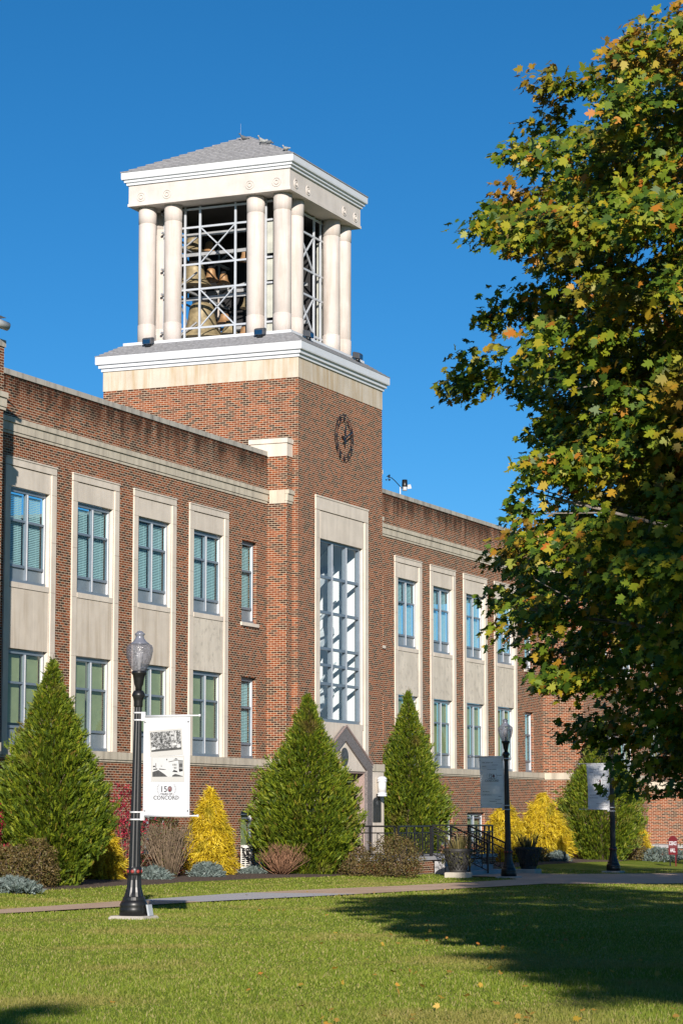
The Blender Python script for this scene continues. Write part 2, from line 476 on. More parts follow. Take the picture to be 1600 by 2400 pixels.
WY, PY, PVY = 0.875, 0.197, -0.89
LB = [-4.54-3.475*k for k in range(4)]
RB = [7-c for c in LB]
BH = 1.27
def bay_ops(cs):
    r = []
    for c in cs:
        r.append((c-BH, c+BH, 3.10, 10.58))
        r.append((c-.98, c+.98, .42, 1.60))
    return r
NAL = [(-2.23, -1.16, 7.38, 9.91), (-2.23, -1.16, 3.22, 5.70), (-2.22, -1.18, .42, 1.62)]
NAR = [(8.16, 9.23, 7.38, 9.91), (8.16, 9.23, 3.22, 5.70), (24.31, 25.38, 7.38, 9.91), (24.31, 25.38, 3.22, 5.65)]
PVW = [(29.05, 30.20, 7.30, 9.88), (29.05, 30.20, 3.20, 5.68), (31.68, 33.62, 7.42, 9.88), (31.68, 33.62, 3.22, 5.68), (36.2, 38.1, 7.42, 9.88), (36.2, 38.1, 3.4, 5.68)]
PVL = [(-22.9, -21.8, 7.38, 9.91)]

m = MB()
wall_y(m, -19.3, -.422, -.6, 11.22, WY, bay_ops(LB)+NAL)
wall_y(m, 7.422, 26.53, -.6, 11.22, WY, bay_ops(RB)+NAR)
islands(m, 'brick_wall', BRICK, B)
m = MB()
wall_y(m, 26.53, 48, -.6, 11.22, PVY, PVW); wall_x(m, 26.53, PVY, WY, -.6, 11.22)
wall_y(m, -29.5, -19.3, -.6, 12.76, PVY, PVL)
m.face([(-19.3, PVY, -.6), (-19.3, WY, -.6), (-19.3, WY, 12.76), (-19.3, PVY, 12.76)]); wall_x(m, -29.5, PVY, 9, -.6, 12.76)
islands(m, 'pavilion_wall', BRICK, B)
m = MB()
wall_y(m, -19.3, -.422, 11.22, 12.74, WY); wall_y(m, 7.422, 26.53, 11.22, 12.74, WY)
wall_y(m, 26.53, 48, 11.22, 12.74, PVY); wall_x(m, 26.53, PVY, WY, 11.22, 12.74)
islands(m, 'parapet_wall', BRICKP, B)
m = MB()
for x0, x1 in ((-.422, -.001), (7.001, 7.422)):
    wall_y(m, x0, x1, -.6, 12.72, PY)
    wall_x(m, x0, PY, 1.6, -.6, 12.72)
    m.face([(x1, PY, -.6), (x1, 1.6, -.6), (x1, 1.6, 12.72), (x1, PY, 12.72)])
islands(m, 'brick_pilaster', BRICK, B)
for x0, x1 in ((-.45, -.002), (7.002, 7.45)):
    m = MB()
    m.box(x0+.015, x1, PY-.015, 1.45, 12.72, 13.14)
    m.box(x0-.03, x1, PY-.05, 1.5, 13.14, 13.29)
    m.build('pilaster_cap', STONE, B)
# flat roofs, back walls
m = MB()
m.box(-29.4, -.45, 1.0, 17, 12.3, 12.42); m.box(7.45, 48, 1.0, 17, 12.3, 12.42)
m.box(-29.4, 48, 16.7, 17, -.6, 12.3)
m.build('flat_roof', plain('roof_membrane', (.2, .2, .2), .9), B)
# coping
m = MB()
m.box(-19.3, -.46, WY-.035, WY+.42, 12.74, 12.885)
m.box(7.46, 26.49, WY-.035, WY+.42, 12.74, 12.885)
m.box(26.495, 48, PVY-.035, WY+.42, 12.741, 12.887)
m.box(-29.5, -19.27, PVY-.035, WY+.42, 12.761, 12.93)
islands(m, 'coping', COPING, B)
# upper band course: lower fillet, face, sloping top
def band(mb, z0, z1, segs, pr=.055):
    for x0, x1, y in segs:
        mb.box(x0, x1, y-pr*.55, y+.05, z0, z0+.07)
        mb.box(x0, x1, y-pr, y+.05, z0+.078, z1-.14)
        mb.box(x0, x1, y-pr*1.7, y+.05, z1-.132, z1)
segs = [(-19.3, -.455, WY), (-.455, -.003, PY), (7.003, 7.455, PY), (7.455, 26.5, WY), (26.46, 48, PVY), (-29.5, -19.22, PVY)]
for sg in segs:
    m = MB(); band(m, 11.22, 11.65, [sg])
    if sg[0] == -.455: m.box(-.455, -.36, PY+.06, WY-.1, 11.22, 11.65)
    if sg[0] == 26.46: m.box(26.44, 26.6, PVY+.06, WY-.1, 11.22, 11.65)
    m.build('stone_band', BANDM, B)
segs = [(-19.3, -.46, WY), (-.46, -.004, PY), (7.004, 7.46, PY), (7.46, 26.5, WY), (26.47, 35.56, PVY), (-29.5, -19.25, PVY)]
for x0, x1, y in segs:
    m = MB()
    m.box(x0, x1, y-.04, y+.04, 2.945, 3.0)
    m.box(x0, x1, y-.07, y+.04, 3.006, 3.215)
    if x0 == -.46: m.box(-.46, -.38, PY+.045, WY-.08, 2.945, 3.215)
    if x0 == 26.47: m.box(26.465, 26.6, PVY+.045, WY-.08, 2.945, 3.215)
    m.build('sill_band', BANDM, B)
m = MB(); m.box(-.05, 1.24, -.06, .04, 2.95, 3.19); m.box(-.06, .02, .045, PY-.07, 2.95, 3.19); m.build('sill_band', BANDM, B)
m = MB(); m.box(5.78, 7.05, -.06, .04, 2.95, 3.19); m.build('sill_band', BANDM, B)

# --- windows
def slats(x0, x1, z0, z1, y):
    mb = MB(); z = z1-.03
    while z > z0:
        mb.face([(x0, y+.008, z), (x1, y+.008, z), (x1, y-.008, z-.034), (x0, y-.008, z-.034)])
        z -= .046
    mb.box(x0, x1, y-.02, y+.02, z1-.02, z1+.01)
    for f in (.25, .75):
        xx = x0+(x1-x0)*f
        mb.box(xx-.004, xx+.004, y-.02, y-.017, z0, z1)
    return mb
def window(x0, x1, z0, z1, yp, cols=2, blind='slats', rec=.09, zbar=None, zhop=None, drop=1.0):
    """aluminium window: the frame is the part; panes, blinds and lower lights are its sub-parts"""
    y = yp+rec; fwid = .065
    f = MB()
    f.box(x0, x1, y, y+.09, z1-.11, z1); f.box(x0, x1, y-.015, y+.09, z0, z0+.08)
    f.box(x0, x0+fwid, y, y+.09, z0+.08, z1-.11); f.box(x1-fwid, x1, y, y+.09, z0+.08, z1-.11)
    xsn = [x0+fwid+(x1-x0-2*fwid)*k/cols for k in range(cols+1)]
    for k in range(1, cols): f.box(xsn[k]-.035, xsn[k]+.035, y-.012, y+.09, z0+.08, z1-.11)
    zb = zbar or z1-.85; zh = zhop or z0+.43
    for k in range(cols):
        a = xsn[k]+(.035 if k else 0); b = xsn[k+1]-(.035 if k < cols-1 else 0)
        f.box(a, b, y+.012, y+.085, zb-.03, zb+.03)
        if zh > z0+.1: f.box(a, b, y+.008, y+.085, zh-.035, zh+.035)
        f.box(a, a+.025, y+.02, y+.08, zh+.035, zb-.03); f.box(b-.025, b, y+.02, y+.08, zh+.035, zb-.03)
    win = f.build('window', FRAME, B)
    # pale strips put sunlight into the colour of the right-hand jamb and mullions
    j = MB(); j.box(x1-fwid-.012, x1-fwid-.002, y-.008, y+.08, z0+.09, z1-.12); sub(j.build('sunlit_strip', FRAMEL), win)
    for k in range(1, cols): j = MB(); j.box(xsn[k]-.02, xsn[k]+.02, y-.024, y-.0125, z0+.09, z1-.12); sub(j.build('sunlit_strip', FRAMEL), win)
    for k in range(cols):
        a = xsn[k]+(.03 if k else 0); b = xsn[k+1]-(.03 if k < cols-1 else 0)
        p = MB(); p.face([(a, y+.05, zh), (b, y+.05, zh), (b, y+.05, z1-.1), (a, y+.05, z1-.1)])
        sub(p.build('pane', GLASST if blind == 'slats' else GLASSG), win)
        if zh > z0+.1:
            p = MB(); p.face([(a, y+.055, z0+.05), (b, y+.055, z0+.05), (b, y+.055, zh), (a, y+.055, zh)])
            sub(p.build('lower_light', HOPPER), win)
        if blind == 'slats':
            sub(slats(a+.02, b-.03, zh+.02, z1-.16, y+.13).build('blind', BLIND), win)
        else:
            zz = zh+(z1-zh)*(1-drop)
            p = MB(); p.box(a+.02, b-.02, y+.13, y+.135, zz, z1-.12); p.box(a+.02, b-.02, y+.12, y+.145, zz-.03, zz)
            sub(p.build('shade', SHADE), win)
    return win

rng = random.Random(5)
def bay(c, panel_mat):
    m = MB(); y = WY
    for s_ in (-1, 1):
        a, b = sorted((c+s_*1.05, c+s_*1.30))
        zj = [3.22, 4.45, 5.72, 7.30, 8.62, 9.88, 10.417]
        for z_0, z_1 in zip(zj, zj[1:]): m.box(a, b, y-.045, y+.1, z_0, z_1-.009)
        m.box(a+.004, b-.004, y-.036, y+.09, 3.23, 10.40)
        a, b = sorted((c+s_*.99, c+s_*1.048)); m.box(a, b, y-.015, y+.1, 3.22, 10.405)
    m.box(c-1.30, c+1.30, y-.045, y+.1, 10.425, 10.60)
    m.box(c-1.315, c+1.315, y-.065, y+.02, 10.602, 10.64)
    m.box(c-.985, c+.985, y-.012, y+.1, 9.89, 10.40)
    m.box(c-.985, c+.985, y-.03, y+.1, 7.29, 7.43)
    s = m.build('stone_surround', STONE, B)
    m = MB(); m.box(c-.985, c+.985, y-.008, y+.1, 5.73, 7.28)
    sub(m.build('spandrel_panel', panel_mat), s)
    window(c-.98, c+.98, 7.435, 9.885, y, blind='slats', zbar=9.05, zhop=7.87)
    window(c-.98, c+.98, 3.22, 5.72, y, blind='shade', zbar=4.87, zhop=3.74, drop=rng.choice((1.0, .93, .97)))
    window(c-.98, c+.98, .42, 1.6, y, blind='shade', rec=.12, zbar=1.4, zhop=.43)
for k, c in enumerate(LB): bay(c, PANELB if k == 0 else PANEL)
for c in RB: bay(c, PANELB)
for o in NAL+NAR:
    if o[2] > 2: window(*o, WY, cols=1, blind='slats', rec=.12, zbar=o[3]-.92, zhop=o[2]+.45)
    else: window(*o, WY, cols=1, blind='shade', rec=.12, zbar=1.4, zhop=.43)
for k, o in enumerate(PVW): window(*o, PVY, cols=1 if k < 2 else 2, blind='slats' if k in (0, 2, 4) else 'shade', rec=.12)
window(*PVL[0], PVY, cols=1, blind='slats', rec=.12)
m = MB()
for x0, x1, z0, z1 in NAL[:1]+NAR[::2]+[PVW[0], PVW[2], PVW[4]]:
    yy = PVY if x0 > 27 else WY
    m.box(x0-.08, x1+.1, yy-.05, yy+.1, z0-.11, z0-.002)
islands(m, 'window_sill', STONE, B)

# --- clock tower
m = MB()
wall_y(m, 0, 7, -.6, 15.29, 0, [(1.36, 5.64, -.6, 11.64)], .35)
wall_x(m, 0, 0, 7, -.6, 15.29)
m.face([(7, 0, -.6), (7, 7, -.6), (7, 7, 15.29), (7, 0, 15.29)]); m.face([(7, 7, -.6), (0, 7, -.6), (0, 7, 15.29), (7, 7, 15.29)])
TW = m.build('tower_shaft', BRICK, B)
m = MB(); m.box(-.012, 7.012, -.012, 7.012, 15.292, 15.945)
m.build('tower_frieze', TSTONE, B)
def sq(i, z): return [(i, i, z), (7-i, i, z), (7-i, 7-i, z), (i, 7-i, z)]
m = MB()
m.rings([sq(-.06, 15.945), sq(-.06, 16.04), sq(-.10, 16.05)], caps=True)
m.rings([sq(-.13, 16.05), sq(-.13, 16.155), sq(-.16, 16.165)], caps=True)
m.rings([sq(-.20, 16.165), sq(-.21, 16.20), sq(-.21, 16.42)], caps=True)
m.build('lower_cornice', WHITE, B)
m = MB()
n = 6
for k in range(n):
    a, b = -.195+.66*k/n, -.195+.66*(k+1)/n
    z = 16.422+.43*k/n; z2 = 16.422+.43*(k+1)/n
    m.rings([sq(a-.025, z), sq(a-.025, z+.03), sq(b, z2+.012)], caps=True)
m.build('skirt_roof', SHINGLE, B)
m = MB(); m.rings([sq(.46, 16.84), sq(.46, 16.95)], caps=True)
m.build('belfry_floor', WHITE, B)
CP = [1.03, 1.99, 5.01, 5.97]
ent = MB()
ent.rings([sq(.535, 21.58), sq(.535, 21.67)], caps=True)
ent.rings([sq(.56, 21.672), sq(.56, 22.29)], caps=True)
ENT = ent.build('entablature', ENTM, B)
colp = [(.3, 16.95), (.3, 17.59), (.282, 17.6), (.282, 17.62), (.292, 17.63), (.292, 21.0), (.278, 21.01), (.278, 21.03), (.3, 21.04), (.3, 21.578)]
for i, cx in enumerate(CP):
    for j, cy in enumerate(CP):
        if i in (1, 2) and j in (1, 2): continue
        m = MB(); m.lathe([(r, z-16.95) for r, z in colp], (cx, cy, 16.951), 32)
        m.build('column', COLM, B)
ro = MB()
def rosette(c, axis_):
    for r0, r1, d in ((.125, .16, .022), (.05, .085, .03)):
        pts = []
        for k in range(24):
            t0 = 2*math.pi*k/24
            pts.append((math.cos(t0), math.sin(t0)))
        for k in range(24):
            a, b = pts[k], pts[(k+1) % 24]
            for (ra, rb, da, db) in ((r0, r0, 0, d), (r0, r1, d, d), (r1, r1, d, 0)):
                q = []
                for (u, v), rr, dd in ((a, ra, da), (b, ra, da), (b, rb, db), (a, rb, db)):
                    if axis_ == 'x': q.append((.56-dd-.001, c+rr*u, 21.88+rr*v))
                    else: q.append((c+rr*u, .56-dd-.001, 21.88+rr*v))
                ro.face(q)
for c in CP:
    rosette(c, 'x'); rosette(c, 'y')
sub(ro.build('rosette_relief', ENTM), ENT)
m = MB()
m.rings([sq(.50, 22.292), sq(.50, 22.37), sq(.47, 22.385)], caps=True)
m.rings([sq(.44, 22.385), sq(.44, 22.46), sq(.41, 22.475)], caps=True)
m.rings([sq(.375, 22.475), sq(.365, 22.52), sq(.365, 22.705)], caps=True)
m.build('upper_cornice', WHITE, B)
m = MB(); n = 15
for k in range(n):
    a, b = .375+3.1*k/n, .375+3.1*(k+1)/n
    z, z2 = 22.707+1.70*k/n, 22.707+1.70*(k+1)/n
    m.rings([sq(a-.03, z), sq(a-.03, z+.035), sq(min(b+.02, 3.49), z2+.015)], caps=True)
RF = m.build('pyramid_roof', SHINGLE, B)
m = MB(); m.tube([(3.5, 3.74, 24.3), (3.5, 3.74, 24.9)], .003, 6); sub(m.build('lightning_rod', STEEL), RF)
# belfry grilles, one per side, bracing, dark ceiling and louvre panels
def grille(side):
    m = MB()
    def P(u, z):
        return {'w': (1.3, u, z), 's': (u, 1.3, z), 'e': (5.7, u, z), 'n': (u, 5.7, z)}[side]
    sd = (0, 1, 0) if side in 'we' else (1, 0, 0)
    nrm = (1, 0, 0) if side in 'we' else (0, 1, 0)
    for u in (2.30, 2.85, 4.15, 4.70, 1.75, 5.25): m.bar(P(u, 16.96), P(u, 21.56), .065, .06, sd)
    for z in (21.47, 20.85, 19.60, 18.75, 17.45): m.bar(P(1.5, z), P(5.5, z), .062, .05, (0, 0, 1))
    for z0, z1 in ((19.60, 20.85), (17.45, 18.75)):
        m.bar(P(2.85, z0), P(4.15, z1), .05, .04, nrm); m.bar(P(2.85, z1), P(4.15, z0), .05, .036, nrm)
    return m.build('grille', STEEL, B)
for s_ in 'wsen': grille(s_)
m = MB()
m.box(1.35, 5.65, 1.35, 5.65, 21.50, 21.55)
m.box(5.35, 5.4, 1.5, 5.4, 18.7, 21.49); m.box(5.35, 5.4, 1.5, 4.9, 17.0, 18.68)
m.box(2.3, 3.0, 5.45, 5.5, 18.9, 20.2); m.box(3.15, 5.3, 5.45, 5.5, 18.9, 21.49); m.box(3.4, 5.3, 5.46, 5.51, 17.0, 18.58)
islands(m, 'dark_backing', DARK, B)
m = MB()
for z0, z1 in ((17.05, 17.5), (17.6, 18.7), (18.85, 19.55), (19.75, 20.8)):
    m.box(1.36, 1.39, 1.42, 1.80, z0, z1); m.box(1.42, 1.80, 1.36, 1.39, z0, z1)
m.box(4.85, 5.3, 1.45, 1.5, 17.05, 20.8)
islands(m, 'louvre_panel', plain('grey_louvre', (.42, .43, .38), .6, var=.15), B)
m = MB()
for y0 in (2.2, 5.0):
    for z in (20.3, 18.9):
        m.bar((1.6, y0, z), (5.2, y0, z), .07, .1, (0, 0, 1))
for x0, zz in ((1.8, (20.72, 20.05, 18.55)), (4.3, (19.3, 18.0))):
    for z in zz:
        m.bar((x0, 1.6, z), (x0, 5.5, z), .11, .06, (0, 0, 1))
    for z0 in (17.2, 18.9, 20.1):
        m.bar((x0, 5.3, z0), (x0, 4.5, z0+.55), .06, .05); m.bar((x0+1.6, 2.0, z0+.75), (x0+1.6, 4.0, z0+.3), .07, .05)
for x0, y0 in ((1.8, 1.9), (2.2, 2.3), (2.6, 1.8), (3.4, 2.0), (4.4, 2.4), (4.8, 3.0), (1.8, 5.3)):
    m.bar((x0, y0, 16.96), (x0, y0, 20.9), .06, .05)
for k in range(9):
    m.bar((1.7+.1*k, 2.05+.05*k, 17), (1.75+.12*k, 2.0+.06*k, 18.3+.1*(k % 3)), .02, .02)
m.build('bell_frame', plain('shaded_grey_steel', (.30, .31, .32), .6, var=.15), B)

def bell(xc, yc, z0, z1, r, mat, label):
    t = thing('carillon_bell', (xc, yc, z1), label, 'bell', 'bells hanging in the belfry')
    h = z1-z0
    prof = [(1.0, 0), (.985, .03), (.90, .09), (.78, .2), (.66, .36), (.58, .55), (.55, .72), (.52, .84), (.44, .93), (.25, .985), (.001, 1.0)]
    m = MB(); m.lathe([(r*a, h*b) for a, b in prof]+[], (xc, yc, z0), 28)
    m.lathe([(r*.62+.006, h*.40), (r*.615+.012, h*.415), (r*.6+.006, h*.43)], (xc, yc, z0), 28)
    m.build('bell_body', mat, t)
    m = MB(); m.box(xc-.05, xc+.05, yc-r*.3, yc+r*.3, z1, z1+.07); m.build('yoke', BLACK, t)
    m = MB(); m.tube([(xc, yc, z1-.1), (xc, yc, z0+.02)], .02, 6); m.lathe([(.001, -.05), (.05, -.02), (.05, .03), (.001, .06)], (xc, yc, z0+.02), 10)
    m.build('clapper', STEEL, t)
bell(2.6, 4.72, 17.34, 18.60, .80, BRONZE, 'largest bronze bell, low on the left of the belfry')
bell(2.55, 4.98, 19.15, 19.95, .60, BRONZE, 'mid sized bronze bell hanging above the largest bell')
bell(2.5, 5.02, 20.34, 20.86, .42, BRONZE, 'small bell at the top left of the belfry under the dark ceiling')
bell(3.4, 4.78, 19.50, 19.94, .27, COPPER, 'small reddish bell just right of the mid sized bell')
bell(3.6, 4.40, 19.40, 19.76, .24, COPPER, 'small orange bell at the middle right of the belfry grille')
bell(3.4, 4.85, 20.50, 20.88, .25, COPPER, 'small bell high in the belfry beside the crossed brace')
bell(3.6, 4.36, 18.04, 18.38, .27, COPPER, 'small orange bell low to the right of the largest bell')
bell(3.4, 4.08, 17.60, 18.00, .33, BRONZE, 'lowest small bell at the foot of the belfry grille')

bell(2.9, 3.25, 19.95, 20.3, .24, COPPER, 'small bell behind the centre of the upper crossed brace')
bell(3.0, 3.2, 18.35, 18.75, .27, BRONZE, 'small dark bell behind the top of the lower crossed brace')
bell(2.4, 3.0, 17.2, 17.6, .30, COPPER, 'small bell near the right foot of the belfry grille')
# stair window bay on the tower front
m = MB(); y = 0.0
for s_ in (-1, 1):
    a, b = sorted((3.5+s_*1.88, 3.5+s_*2.17)); zj = [-.5, 1.6, 3.2, 4.46, 6.0, 7.5, 9.0, 10.33, 11.227]
    for z_0, z_1 in zip(zj, zj[1:]): m.box(a, b, y-.045, y+.12, z_0, z_1-.009)
    m.box(a+.004, b-.004, y-.036, y+.11, -.4, 11.21)
    a, b = sorted((3.5+s_*1.76, 3.5+s_*1.878)); m.box(a, b, y-.005, y+.12, 4.3, 11.21)
m.box(1.33, 5.67, y-.045, y+.12, 11.235, 11.64); m.box(1.31, 5.69, y-.065, y+.02, 11.643, 11.69)
m.box(1.745, 5.255, y-.012, y+.12, 10.33, 11.21)
m.box(1.745, 5.255, y-.012, y+.12, 2.93, 4.46)
m.build('stone_surround', STONE, B)
x0, x1, z0, z1 = 1.75, 5.25, 4.47, 10.32
f = MB(); yy = .09
f.box(x0, x1, yy, yy+.12, z0, z0+.10); f.box(x0, x1, yy, yy+.12, z1-.07, z1)
xm = [x0+.05, x0+(x1-x0)/3, x0+2*(x1-x0)/3, x1-.05]
for x in xm: f.box(x-.05, x+.05, yy-.01, yy+.13, z0+.1, z1-.07)
zr = [9.13, 7.99, 6.82, 6.29, 5.69]
for z in zr:
    for a, b in zip(xm, xm[1:]): f.box(a+.05, b-.05, yy, yy+.12, z-.045, z+.045)
SW = f.build('stair_window', FRAME, B)
for x in xm[1:]: j = MB(); j.box(x-.03, x+.03, yy-.022, yy-.011, z0+.1, z1-.07); sub(j.build('sunlit_strip', plain('satin_aluminium', (.40, .43, .47), .45)), SW)  # lighter strips, sunlit edges of the bars put into the colour
zl = [z0+.05]+sorted(zr)+[z1-.05]
for a, b in zip(xm, xm[1:]):
    for c, d in zip(zl, zl[1:]):
        p = MB(); p.face([(a, yy+.06, c), (b, yy+.06, c), (b, yy+.06, d), (a, yy+.06, d)]); sub(p.build('pane', GLASSC), SW)
m = MB()   # the white stair hall seen through the glass
m.face([(1.6, .3, 3.2), (1.6, 3.4, 3.2), (1.6, 3.4, 10.9), (1.6, .3, 10.9)]); m.face([(5.4, .3, 3.2), (5.4, .3, 10.9), (5.4, 3.4, 10.9), (5.4, 3.4, 3.2)])
m.face([(1.6, 3.4, 3.2), (5.4, 3.4, 3.2), (5.4, 3.4, 10.9), (1.6, 3.4, 10.9)]); m.face([(1.6, .3, 10.9), (1.6, 3.4, 10.9), (5.4, 3.4, 10.9), (5.4, .3, 10.9)])
m.face([(1.6, .3, 3.2), (5.4, .3, 3.2), (5.4, 3.4, 3.2), (1.6, 3.4, 3.2)])
m.build('stair_hall', ROOM, B)
m = MB()
for k, zb in enumerate((3.7, 5.75, 7.8)):
    m.bar((1.7, 1.2, zb), (5.2, 1.2, zb+1.9), .2, .4, (0, 0, 1)); m.bar((5.2, 2.6, zb+1.0), (1.7, 2.6, zb+2.9), .28, .5, (0, 0, 1))
    m.bar((1.7, .95, zb+.95), (5.2, .95, zb+2.85), .05, .05, (0, 0, 1))
m.box(2.5, 2.7, 2.3, 3.3, 3.3, 10.8)
m.build('stair_flight', plain('painted_stair', (.60, .62, .64), .7), B)

# gabled granite portal with tympanum, oval emblem, door
m = MB()
o = [(3.5, 4.37), (1.29, 3.17), (1.29, -.4), (1.70, -.4), (1.70, 2.95), (3.5, 3.90)]
m.prism(o, -.16, -.047); m.prism([(7-x, z) for x, z in reversed(o)], -.16, -.047)
m.build('portal_surround', GRANITE, B)
m = MB()
o = [(3.5, 4.41), (1.25, 3.19), (1.25, 3.13), (3.5, 4.345)]
m.prism(o, -.19, -.158); m.prism([(7-x, z) for x, z in reversed(o)], -.19, -.158)
m.build('portal_edge_moulding', PGRAN, B)
m = MB(); m.prism([(3.5, 3.895), (1.74, 2.955), (1.74, 2.92), (5.26, 2.92), (5.26, 2.955)], -.09, -.013)
m.box(1.74, 5.26, -.013, .3, 2.87, 2.93)
TY = m.build('tympanum', STONE, B)
m = MB(); m.prism([(3.5+.30*math.cos(a), 3.37+.30*math.sin(a)) for a in [2*math.pi*k/36 for k in range(36)]], -.115, -.0905)
sub(m.build('oval_emblem', plain('bronze_relief', (.12, .12, .12), .45, metal=.5, var=.5, nscale=14)), TY)
m = MB()
m.box(1.69, 1.72, -.05, 1.0, -.4, 2.87); m.box(5.28, 5.31, -.05, 1.0, -.4, 2.87); m.box(1.7, 5.3, -.05, 1.0, 2.86, 2.90)
m.build('portal_reveal', PGRAN, B)
m = MB(); m.box(1.7, 5.3, .95, 1.0, .2, 2.86)
DR = m.build('door', plain('dark_bronze_door', (.05, .045, .04), .4, metal=.5), B)
m = MB()
for x in (2.6, 3.5, 4.4): m.box(x-.38, x+.38, .93, .949, .5, 2.6)
sub(m.build('door_pane', glass_mat('door_glass', (.2, .22, .24), .2)), DR)
# limestone base of the tower either side of the portal
m = MB(); m.box(5.78, 7.03, -.028, .1, -.4, 2.945); m.box(-.03, 1.22, -.028, .1, -.4, 2.945)
islands(m, 'stone_base', STONE, B)

# clock: open ring of numerals and two hands on the brick
K = thing('wall_clock', (3.53, -.1, 13.85), 'black open ring clock with roman numerals on the brick tower front', 'clock')
def ringy(mb, c, r0, r1, y0, y1, n=48):
    for k in range(n):
        a, b = 2*math.pi*k/n, 2*math.pi*(k+1)/n
        A, Bq, Cq, D = [(c[0]+r*math.sin(t), c[1]+r*math.cos(t)) for r, t in ((r0, a), (r1, a), (r1, b), (r0, b))]
        mb.prism([A, Bq, Cq, D], y0, y1)
m = MB(); ringy(m, (3.53, 13.85), .738, .755, -.09, -.075); ringy(m, (3.53, 13.85), .578, .592, -.09, -.075)
for k in range(12):
    a = 2*math.pi*k/12; m.bar((3.53+.67*math.sin(a+.3), -.08, 13.85+.67*math.cos(a+.3)), (3.53+.67*math.sin(a+.3), -.0, 13.85+.67*math.cos(a+.3)), .02)
m.build('clock_ring', BLACK, K)
ROM = ['XII', 'I', 'II', 'III', 'IIII', 'V', 'VI', 'VII', 'VIII', 'IX', 'X', 'XI']
m = MB()
for k, s_ in enumerate(ROM):
    a = 2*math.pi*k/12
    wds = {'I': .03, 'V': .058, 'X': .06}
    tot = sum(wds[c] for c in s_); u = -tot/2
    def Q(uu, vv):
        r = .665+vv
        return (3.53+r*math.sin(a)+uu*math.cos(a), -.085, 13.85+r*math.cos(a)-uu*math.sin(a))
    for c in s_:
        wd = wds[c]; b = u+wd/2
        if c == 'I': m.bar(Q(b, -.07), Q(b, .07), .014, .012, (0, 1, 0))
        elif c == 'V': m.bar(Q(b, -.07), Q(b-.026, .07), .014, .012, (0, 1, 0)); m.bar(Q(b, -.07), Q(b+.026, .07), .010, .012, (0, 1, 0))
        else: m.bar(Q(b-.026, -.07), Q(b+.026, .07), .014, .012, (0, 1, 0)); m.bar(Q(b+.026, -.07), Q(b-.026, .07), .010, .012, (0, 1, 0))
        u += wd
m.build('numerals', BLACK, K)
for nm, ang, L, wd in (('hour_hand', math.radians(3), .42, .07), ('minute_hand', math.radians(66), .68, .055)):
    m = MB(); d = Vector((math.sin(ang), 0, math.cos(ang))); s_ = Vector((math.cos(ang), 0, -math.sin(ang))); c = Vector((3.53, 0, 13.85))
    pts = [c-d*.22-s_*wd*.8, c-d*.22+s_*wd*.8, c+s_*wd*.4, c+d*L*.8+s_*wd*.62, c+d*L, c+d*L*.8-s_*wd*.62, c-s_*wd*.4]
    yq = -.13 if nm == 'hour_hand' else -.15
    m.prism([(p.x, p.z) for p in pts], yq, yq+.012)
    m.build(nm, BLACK, K)
m = MB(); m.lathe([(.05, 0), (.05, .16), (.02, .18)], (0, 0, 0), 14); m.xf(lambda p: (3.53+p[0], -p[2], 13.85+p[1])); m.build('clock_hub', BLACK, K)

# floodlights on the lower cornice roof
def flood(x, y, z, dirx, diry, label):
    t = thing('floodlight', (x, y, z), label, 'floodlight', 'floodlights on the tower ledge')
    d = Vector((dirx, diry, 0)).normalized(); s_ = Vector((-d.y, d.x, 0))
    def T(p): return Vector((x, y, z))+d*p[0]+s_*p[1]+Vector((0, 0, p[2]))
    m = MB(); m.bevbox(-.13, .13, -.17, .17, .10, .30, .03); m.xf(lambda p: T((p[0], p[1], p[2]+.25*p[0]))); m.build('lamp_housing', plain('charcoal_housing', (.05, .055, .065), .5), t)
    m = MB(); m.box(-.06, .06, -.09, .09, 0, .04); m.box(-.03, .03, -.12, -.10, .03, .2); m.box(-.03, .03, .10, .12, .03, .2); m.xf(T); m.build('bracket', BLACK, t)
    m = MB(); m.face([(-.131, -.13, .13), (-.131, .13, .13), (-.131, .13, .27), (-.131, -.13, .27)]); m.xf(lambda p: T((p[0], p[1], p[2]+.25*p[0]-.02))); m.build('lens', glass_mat('flood_lens', (.3, .34, .4), .3), t)
flood(.2, 5.47, 16.72, 1, 0, 'black floodlight at the left end of the tower ledge')
flood(.2, 1.43, 16.72, 1, 0, 'black floodlight on the ledge below the near corner column')
flood(1.25, .2, 16.72, 0, 1, 'black floodlight on the ledge just right of the tower corner')
flood(5.34, .2, 16.72, 0, 1, 'black floodlight at the right end of the tower ledge')

# wall lantern and plaque on the stone beside the door
t = thing('wall_lantern', (6.45, -.1, 2.1), 'white cylinder wall lantern beside the granite doorway', 'wall lamp')
m = MB(); m.lathe([(.14, .12), (.14, .48)], (6.45, -.2, 2.12), 20); m.build('diffuser', plain('opal_diffuser', (.58, .58, .58), .3, var=.02), t)
m = MB()
m.lathe([(.14, .0), (.165, .005), (.165, .04), (.145, .045), (.145, .07), (.165, .075), (.165, .11), (.14, .12)], (6.45, -.2, 2.12), 20)
m.build('lantern_base', WHITE, t)
m = MB(); m.lathe([(.14, .48), (.165, .485), (.165, .52), (.145, .525), (.145, .55), (.165, .555), (.165, .59), (.14, .62), (.10, .66)], (6.45, -.2, 2.12), 20)
m.build('lantern_cap', WHITE, t)
m = MB(); m.box(6.35, 6.55, -.08, -.03, 2.0, 2.2); m.tube([(6.45, -.06, 2.05), (6.45, -.2, 2.08)], .02, 6); m.build('wall_bracket', BLACK, t)
t = thing('wall_plaque', (6.38, -.04, 1.27), 'dark bronze plaque with arched top on the stone beside the door', 'plaque')
